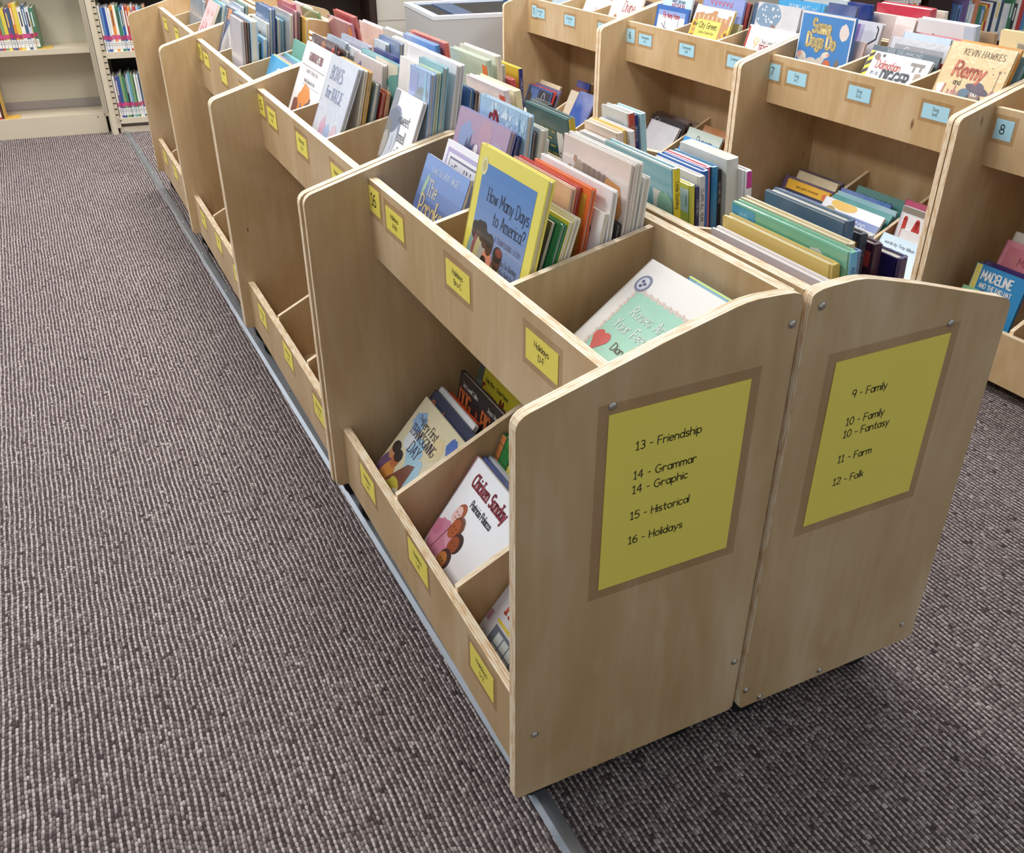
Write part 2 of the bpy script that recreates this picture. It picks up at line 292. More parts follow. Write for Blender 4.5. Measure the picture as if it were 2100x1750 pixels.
class Ink:
    """flat print on a face: shapes in metres, u from the left edge, v down from the top edge; each later shape lies a hair above the one before"""
    def __init__(s, w, h): s.w, s.h = w, h; s.v = []; s.f = []; s.c = []; s.lay = 0.
    def poly(s, pts, col, clip=True, step=True):
        if step: s.lay += 1.
        e = .0008
        if clip: pts = [(min(max(p[0], e), s.w-e), min(max(p[1], e), s.h-e)) for p in pts]
        n = len(s.v); s.v += [(p[0], p[1], s.lay) for p in pts]; s.f.append(tuple(range(n, n+len(pts)))); s.c.append(lin(col))
    def rect(s, u, v, w, h, col): s.poly([(u, v), (u+w, v), (u+w, v+h), (u, v+h)], col)
    def ell(s, cx, cy, rx, ry, col, rot=0., n=18):
        a = R_(rot); s.poly([(cx+rx*math.cos(t)*math.cos(a)-ry*math.sin(t)*math.sin(a), cy+rx*math.cos(t)*math.sin(a)+ry*math.sin(t)*math.cos(a)) for t in [2*PI*i/n for i in range(n)]], col)
    def line(s, pts, wd, col, step=True):
        if step: s.lay += 1.
        hw = wd/2
        for (x0, y0), (x1, y1) in zip(pts, pts[1:]):
            d = math.hypot(x1-x0, y1-y0) or 1e-9; nx, ny = -(y1-y0)/d*hw, (x1-x0)/d*hw
            s.poly([(x0+nx, y0+ny), (x1+nx, y1+ny), (x1-nx, y1-ny), (x0-nx, y0-ny)], col, step=False)
        for (x, y) in pts: s.poly([(x+hw*math.cos(t), y+hw*math.sin(t)) for t in [PI*i/3 for i in range(6)]], col, step=False)
    def blob(s, cx, cy, r, col, seed=0, n=22, k=.25, sy=1.):
        rd = random.Random(seed); s.poly([(cx+r*(1-k*rd.random())*math.cos(2*PI*i/n), cy+sy*r*(1-k*rd.random())*math.sin(2*PI*i/n)) for i in range(n)], col)
    def txt(s, t, u, v, size, col, wt=.1, sh=0., rot=0., al='l', sx=1., serif=False, gap=.17, out=None):
        """u,v: left end (or centre) of the baseline; size: capital height"""
        tot = 0; adv = []
        for ch in t:
            g, gw = glyph(ch); adv.append(tot); tot += ((gw if ch != ' ' else 3)/10+gap)*size*sx
        tot -= gap*size*sx; u0 = u-tot/2 if al == 'c' else u-tot if al == 'r' else u
        a = R_(rot); ca, sa = math.cos(a), math.sin(a)
        for col_, wt_ in (((out[0], wt+out[1]),) if out else ())+((col, wt),):
            s.lay += 1.
            for ch, ad in zip(t, adv):
                for st in glyph(ch)[0]:
                    q = []
                    for x, y in st:
                        dx = u0-u+ad+(x/10+sh*y/10)*size*sx; dy = -y/10*size
                        q.append((u+dx*ca-dy*sa, v+dx*sa+dy*ca))
                    if min(p[0] for p in q) < .001 or max(p[0] for p in q) > s.w-.001 or min(p[1] for p in q) < .001 or max(p[1] for p in q) > s.h-.001: continue
                    s.line(q, wt_*size, col_, step=False)
                    if serif:
                        for e, o in ((0, 1), (-1, -2)):
                            if abs(st[e][0]-st[o][0]) < .5 and st[e][1] in (0, 6.2, 10):
                                x, y = q[e]; d = .11*size; s.line([(x-d*ca, y-d*sa), (x+d*ca, y+d*sa)], wt_*size*.7, col_, step=False)
        return tot
    def build(s, name, place, parent, base=.0003, **kw):
        """place(u, v, lift) -> local point"""
        if not s.f: return None
        step = min(.00004, .0006/max(1, s.lay))
        me = bpy.data.meshes.new(name); me.from_pydata([place(u, v, base+l*step) for u, v, l in s.v], [], s.f)
        at = me.color_attributes.new('ink', 'FLOAT_COLOR', 'CORNER'); k = 0; buf = []
        for f, c in zip(s.f, s.c): buf += list(c)*len(f)
        at.data.foreach_set('color', buf); me.update()
        return mobj(name, me, 'ink', parent, **kw)
# ------------------------------------------------------------------ room
RA = R_(-7.25); RO = Vector((-.078, 4.99, 0))
def room(a, b, z=0.): return (RO.x+a*math.cos(RA)-b*math.sin(RA), RO.y+a*math.sin(RA)+b*math.cos(RA), z)
me = bpy.data.meshes.new('floor'); me.from_pydata([(-4, -3, 0), (9, -3, 0), (9, 8, 0), (-4, 8, 0)], [], [(0, 1, 2, 3)])
fl = mobj('floor', me, 'carpet', kind='structure', label='grey brown looped carpet floor')
def in_room(o, z=0.): o.location = (RO.x, RO.y, z); o.rotation_euler = (0, 0, RA); return o
mb = MB(); mb.box(-3, 9, .34, .44, 0, 2.9); in_room(mb.build('wall_back', 'wall_paint', kind='structure', label='beige painted wall behind the shelving'))
mb = MB(); mb.box(1.545, 2.6, .02, .34, 0, 2.9)
o = in_room(mb.build('wall_pillar', 'wall_paint', kind='structure', label='beige block pillar beside the grey bin cabinet'))
mb = MB(); mb.box(1.545, 2.6, .0185, .0205, .528, .532); mb.box(1.545, 2.6, .0185, .0205, .128, .132); mb.build('block_joint', 'grey_base', o)

# metal floor strip with a low bevelled section
st = empty('floor_strip', (.0735, 0, 0), R_(1.1), label='grey metal threshold strip screwed along the carpet', category='floor strip')
mb = MB(); mb.prism([(-.017, 0), (.017, 0), (.0115, .0075), (-.0085, .0075)], 'y', -1.3, 5.02); mb.build('strip_bar', 'aluminium', st)
scr = MB(); scr.cyl((0, 0, .0072), (0, 0, .0086), .0042, 10, r2=.003); sme = scr.mesh('screw')
for i in range(14):
    s = mobj('screw', sme, 'screw_metal', st); s.location = (.001, -.95+i*.42, 0)

# ------------------------------------------------------------------ book racks
D = .4093; L_A = .9487
PROF = [(0, .006), (.006, 0), (.403, 0), (D, .006), (D, .747)]+arc2(.4003, .750, .009, 0, 80, 3)+[(.393, .7615), (.374, .763), (.337, .764), (.318, .7625), (.302, .7595), (.268, .751), (.205, .735), (.114, .709), (.062, .694)]+[(.018, .6815), (.011, .6785), (.005, .6735), (.0012, .667), (0, .660)]
FRAMES = {'A': (0, 0, 0, 0.), 'B': (.4236, 0, 0, 0.), 'C': (1.846, .0744, -.045, R_(1.123)), 'D': (1.846, .0744, -.045, R_(1.123))}
PITCH = {'A': .9526, 'B': .890, 'C': .925, 'D': .925}; LEN = {'A': .9487, 'B': .886, 'C': .921, 'D': .921}
CLR = {'A': .085, 'B': .085, 'C': .085, 'D': .085}
def frame_matrix(row):
    x, y, z, a = FRAMES[row]; return Matrix.Translation((x, y, z)) @ Matrix.Rotation(a, 4, 'Z')
CARD_Y = [(.735, .831, .628, .673), (.433, .531, .625, .671), (.139, .235, .622, .669)]
LOW_Y = [(.715, .81, .078, .130), (.415, .515, .085, .138), (.130, .222, .068, .122)]
RACKS = {}
def card(root, name, x, y0, y1, z0, z1, paper, lines, num=False, weight=.11):
    mb = MB(); mb.box(x-.0009, x-.0003, y0, y1, z0, z1); c = mb.build(name, paper, root)
    fb = MB(); m_ = .011; fb.box(x-.0003, x-.00005, y0-m_, y1+m_, z0-m_, z1+m_); fb.build('laminate_film', 'laminate', c)
    w_, h_ = y1-y0, z1-z0; ink = Ink(w_, h_)
    if num: ink.txt(lines[0], w_*.42, h_*.70, .0245, '1c1a16', wt=.12, al='c')
    else:
        for i, t in enumerate(lines): ink.txt(t, w_*.5, h_*(.40+.36*i), .0098, '2a2718', wt=weight, al='c')
    ink.build('lettering', lambda u, v, l: (x-.0009-l, y1-u, z1-v), c)
    return c
def make_rack(row, k, label, num=None, cards=(), low=(), paper='yellow_paper', sign=None, dims=None, screws=()):
    P, L = PITCH[row], LEN[row]
    mir = row in 'BD'; off = .423 if row == 'D' else 0.
    ds = .395/D if row == 'B' else 1.
    def X(x): return off+(D-x)*ds if mir else x
    root = empty('book_rack', label=label, category='bookcase', group='birch picture book racks')
    M0 = frame_matrix(row) @ Matrix.Translation((.005 if row == 'A' and k == 0 else 0, k*P+(.006 if row == 'A' and k == 0 else 0), CLR[row]))
    root.matrix_world = M0; RACKS[(row, k)] = root
    pr = [(X(x), z) for x, z in PROF]
    e1 = ply('end_panel', pr, 'y', 0, .018, root); e2 = ply('end_panel', pr, 'y', L-.018, L, root)
    def rng(a, b): return (min(X(a), X(b)), max(X(a), X(b)))
    a, b = rng(.391, D); ply('back_panel', rrect(.018, L-.018, .0, .757), 'x', a, b, root)
    for nm, x0, x1, z0, z1 in (('upper_rail', .132, .150, .538, .698), ('lower_rail', .026, .044, 0, .148)):
        a, b = rng(x0, x1); ply(nm, rrect(.018, L-.018, z0, z1), 'x', a, b, root)
    a, b = rng(.150, .391); ply('bin_floor', rrect(a, b, .018, L-.018), 'z', .540, .556, root)
    a, b = rng(.044, .391); ply('bin_floor', rrect(a, b, .018, L-.018), 'z', .010, .026, root)
    s = (L-.036)/3
    for i in (1, 2):
        y = .018+i*s
        ply('divider', [(X(.150), .556), (X(.391), .556), (X(.391), .751), (X(.150), .697)], 'y', y-.006, y+.006, root)
        ply('divider', [(X(.044), .026), (X(.391), .026), (X(.391), .328), (X(.044), .158)], 'y', y-.006, y+.006, root)
    base = CLR[row] + FRAMES[row][2]
    for x in (.07, .34):
        for y in (.06, L-.06):
            r = base*.40; wb = MB(); xx = X(x)
            wb.cyl((xx, y-.011, -base+r), (xx, y+.011, -base+r), r, 14)
            wb.box(xx-.012, xx+.012, y-.016, y-.012, -base+r, -.003); wb.box(xx-.012, xx+.012, y+.012, y+.016, -base+r, -.003); wb.box(xx-.022, xx+.022, y-.02, y+.02, -.004, 0)
            wb.build('caster', 'black_rubber', root)
    for (x, z) in screws:
        sb = MB(); X0, Z0 = X(x) if row != 'B' else x, z
        sb.cyl((X0, 0, Z0), (X0, -.0012, Z0), .0062, 14); sb.cyl((X0, -.0012, Z0), (X0, -.0032, Z0), .0058, 14, r2=.003)
        sb.box(X0-.0028, X0+.0028, -.0035, -.003, Z0-.0005, Z0+.0005); sb.build('screw', 'screw_metal', root)
    if num: card(root, 'number_card', .132, .866 if num != '8' else .835, .930 if num != '8' else .889, .634, .686, paper, [num], True) if row == 'A' else card(root, 'number_card', .132, *({'7': (.851, .916), '6': (.845, .905), '5': (.803, .850), '8': (.832, .889)}[num]), .616, .670, paper, [num], True)
    for i, t in enumerate(cards):
        if t:
            y0, y1, z0, z1 = CARD_Y[i]
            if row == 'C': y0, y1, z0, z1 = [(.718, .812, .619, .661), (.426, .522, .620, .663), (.122, .219, .622, .664)][i]
            card(root, 'bin_card', .132, y0, y1, z0, z1, paper, t)
    for i, t in enumerate(low):
        if t: card(root, 'bin_card', .026, *LOW_Y[i], paper, t)
    if sign:
        x0, z1, tlt, lines = sign; w_, h_ = .2159, .2794
        mb = MB(); mb.box(x0, x0+w_, -.0012, -.0005, z1-h_, z1); c = mb.build('category_sign', 'yellow_paper', root)
        fb = MB(); m_ = .0155; fb.box(x0-m_, x0+w_+m_, -.0005, -.0001, z1-h_-m_, z1+m_); fb.build('laminate_film', 'laminate', c)
        ink = Ink(w_, h_)
        for t, v in lines: ink.txt(t, .043, v*h_, .0124, '1a1810', wt=.115)
        ink.build('lettering', lambda u, v, l: (x0+u, -.0012-l, z1-v), c)
    return root
EN = '-'
make_rack('A', 0, 'birch rack numbered 16 with yellow Holidays cards', '16', [['Holidays', 'A-Bri'], ['Holidays', 'Bro-C'], ['Holidays', 'D-F']], [['Holidays', 'G-K'], ['Holidays', 'L-R'], ['Holidays', 'S-Z']],
          sign=(.1265, .651, 0, [('13 - Friendship', .222), ('14 - Grammar', .383), ('14 - Graphic', .465), ('15 - Historical', .616), ('16 - Holidays', .764)]),
          screws=[(.131, .663), (.397, .718), (.032, .13), (.397, .116)])
make_rack('A', 1, 'birch rack numbered 15 with yellow Historical cards', '15', [['Historical', 'A-D'], ['Historical', 'E-H'], ['Historical', 'I-L']], [['Historical', 'M-P'], ['Historical', 'Q-S'], ['Historical', 'T-Z']])
make_rack('A', 2, 'birch rack with dark knots, beyond rack 15', '14', [['Grammar'], ['Graphic'], ['Graphic']], [['Graphic'], ['Graphic'], ['Graphic']])
make_rack('A', 3, 'farthest birch rack of the aisle row, by the metal shelving', None, [['Friendship'], ['Friendship'], ['Friendship']], [['Friendship'], ['Friendship'], ['Friendship']])
make_rack('B', 0, 'birch rack with yellow Family and Fantasy list on its end', sign=(.0635, .646, 0, [('9 - Family', .235), ('10 - Family', .40), ('10 - Fantasy', .475), ('11 - Farm', .63), ('12 - Folk', .775)]),
          screws=[(.018, .738), (.273, .662), (.009, .042), (.043, .010), (.174, .014), (.36, .046)])
make_rack('B', 1, 'inner birch rack back to back with rack 15')
make_rack('B', 2, 'inner birch rack back to back with the knotted rack')
make_rack('B', 3, 'inner birch rack at the far end of its row')
make_rack('C', 0, 'birch rack numbered 8 at the photo\'s right edge', '8', paper='blue_paper')
make_rack('C', 1, 'birch rack numbered 7 with blue Dog cards', '7', [['Dog', 'A-C'], ['Dog', 'D-G'], ['Dog', 'H-K']], paper='blue_paper')
make_rack('C', 2, 'birch rack numbered 6 with blue Community cards', '6', [['Community', 'A-C'], ['Community', 'D-K'], ['Community', 'L']], paper='blue_paper')
make_rack('C', 3, 'birch rack numbered 5 with blue Christmas cards', '5', [['Christmas', 'A-B'], ['Christmas', 'C-E'], ['Christmas', 'F-H']], paper='blue_paper')
for k, n in enumerate(('rack with the blue 8 card', 'rack holding the puppy book', 'rack holding the sunflower book', 'rack beside the grey bin cabinet')): make_rack('D', k, f'birch rack hidden back to back behind the {n}')

# ------------------------------------------------------------------ metal wall shelving at the far end
sh = in_room(empty('metal_shelving', label='cream steel wall shelving with slotted uprights', category='shelving'))
def sp(name, mat, *boxes, parent=None, **kw):
    mb = MB()
    for b in boxes: mb.box(*b)
    return mb.build(name, mat, parent or sh, **kw)
for a in (-.95, 0., .92):
    u = sp('upright', 'cream_steel', (a-.018, a+.010, 0, .045, 0, 1.5), (a-.026, a-.018, .012, .06, 0, 1.5))
    sp('upright_slot', 'slot_black', (a-.0215, a-.0185, .0105, .0125, .12, 1.5), parent=u)
    f = sp('slotted_flange', 'cream_steel', (a+.010, a+.030, .02, .05, .03, 1.5), (a-.052, a-.026, .07, .30, .09, 1.5))
    mb = MB()
    for i in range(44):
        z = .10+i*.031
        mb.box(a+.0135, a+.028, .0192, .021, z, z+.006); mb.box(a-.0530, a-.0515, .082, .108, z, z+.006)
    mb.build('slot', 'slot_black', f, kind='stuff')
sp('base_shelf', 'cream_steel', (-.932, -.045, .07, .29, 0, .107)); sp('shelf', 'cream_steel', (-.932, -.050, .07, .30, .431, .458))
sp('shelf', 'cream_steel', (-.932, -.050, .07, .30, .86, .887)); sp('back_panel', 'cream_wall', (-.932, -.052, .30, .33, .153, 1.5)); sp('back_strip', 'grey_base', (-.932, -.052, .296, .33, .107, .153))
sp('base_shelf', 'cream_steel', (.020, .90, .02, .28, .053, .083)); sp('kick_plate', 'cream_steel', (.020, .90, .035, .05, 0, .031)); sp('kick_plate', 'grey_base', (.020, .90, .06, .07, 0, .053))
sp('shelf', 'cream_steel', (.030, .90, .02, .28, .401, .434)); sp('shelf', 'cream_steel', (.030, .90, .02, .28, .80, .83)); sp('back_panel', 'black_void', (.03, .90, .30, .33, .03, 1.5), label='black sheet for the dark behind the open right bay')  # black sheet added for the darkness behind; this bay has no back of its own
rv = MB(); rv.cyl((.034, .02, .070), (.034, .0185, .070), .004, 10); rv.cyl((-.085, .07, .090), (-.085, .0685, .090), .003, 10); rv.build('rivet', 'slot_black', sh)
for i, (a, z) in enumerate(((-.275, .4585), (-.525, .1075))):
    mb = MB(); mb.prism([(a-.035, .082), (a+.022, .082)]+arc2(a+.022, .097, .015, -90, 0, 4)+arc2(a+.022, .16, .015, 0, 90, 4)+[(a-.035, .175)], 'z', z, z+.003)
    mb.box(a-.037, a-.035, .082, .17, z, z+.15)
    o = in_room(mb.build('bookend', 'bookend_yellow', label=('yellow bookend plate on the middle cream shelf', 'yellow bookend plate on the bottom cream shelf')[i], category='bookend'))

# ------------------------------------------------------------------ dark wood bookcase, grey bin cabinet, far library shelves
bc = in_room(empty('dark_bookcase', label='dark brown wooden bookcase beside the beige pillar', category='bookcase'))
for nm, b in (('side_panel', (1.50, 1.535, .0, .33, 0, 1.5)), ('side_panel', (.965, .99, 0, .33, 0, 1.5)), ('back_panel', (.99, 1.50, .30, .33, 0, 1.5)), ('shelf', (.99, 1.50, .01, .30, .06, .09)), ('shelf', (.99, 1.50, .01, .30, .42, .445)), ('shelf', (.99, 1.50, .01, .30, .80, .825))):
    sp(nm, 'dark_wood', b, parent=bc)
gc = empty('bin_cabinet', (1.474, 3.963, 0), R_(-6.5), label='grey laminate cabinet with dark blue tray top beside rack 5', category='cabinet')
gh = .65
sp('body', 'grey_laminate', (0, .62, 0, .62, .03, gh-.018), parent=gc); sp('plinth', 'black_rubber', (.02, .60, .02, .60, 0, .03), parent=gc)
sp('rim', 'grey_rim', (-.002, .622, -.002, .038, gh-.018, gh), (-.002, .622, .582, .622, gh-.018, gh), (-.002, .036, .038, .582, gh-.018, gh), (.584, .622, .038, .582, gh-.018, gh), parent=gc)
tr = sp('tray', 'navy_steel', (.036, .584, .038, .582, gh-.018, gh-.012), (.036, .044, .038, .582, gh-.012, gh-.001), (.576, .584, .038, .582, gh-.012, gh-.001), (.044, .576, .038, .046, gh-.012, gh-.001), parent=gc)
sp('slot_opening', 'black_void', (.060, .130, .062, .55, gh-.012, gh-.010), parent=tr)
sp('slot_opening', 'black_void', (.250, .560, .066, .55, gh-.012, gh-.010), parent=tr)
dr = sp('hatch', 'navy_steel', (.138, .246, .056, .55, gh-.012, gh-.006), parent=gc)
mb = MB(); mb.cyl((.225, .16, gh-.006), (.225, .16, gh-.003), .006, 12); mb.cyl((.228, .12, gh-.006), (.228, .12, gh-.003), .005, 12); mb.build('lock', 'screw_metal', dr)
FA = R_(-7.25); FO = Vector((3.9, 3.4, 0))
far = empty('library_shelving', FO, FA, label='dark library bookcase at far right', category='bookcase')
for nm, b in (('back_panel', (.05, 2.2, .30, .33, 0, 1.3)), ('side_panel', (.05, .075, 0, .30, 0, 1.3)), ('side_panel', (.39, .56, .01, .30, 0, 1.3)), ('side_panel', (2.17, 2.2, 0, .30, 0, 1.3)),
              ('shelf', (.075, .39, .01, .30, .595, .62)), ('shelf', (.56, 2.17, .01, .30, .375, .40)), ('shelf', (.075, .39, .01, .30, .25, .275)), ('shelf', (.56, 2.17, .01, .30, .05, .075)), ('shelf', (.56, 2.17, .01, .30, .80, .825))):
    sp(nm, 'dark_wood', b, parent=far)
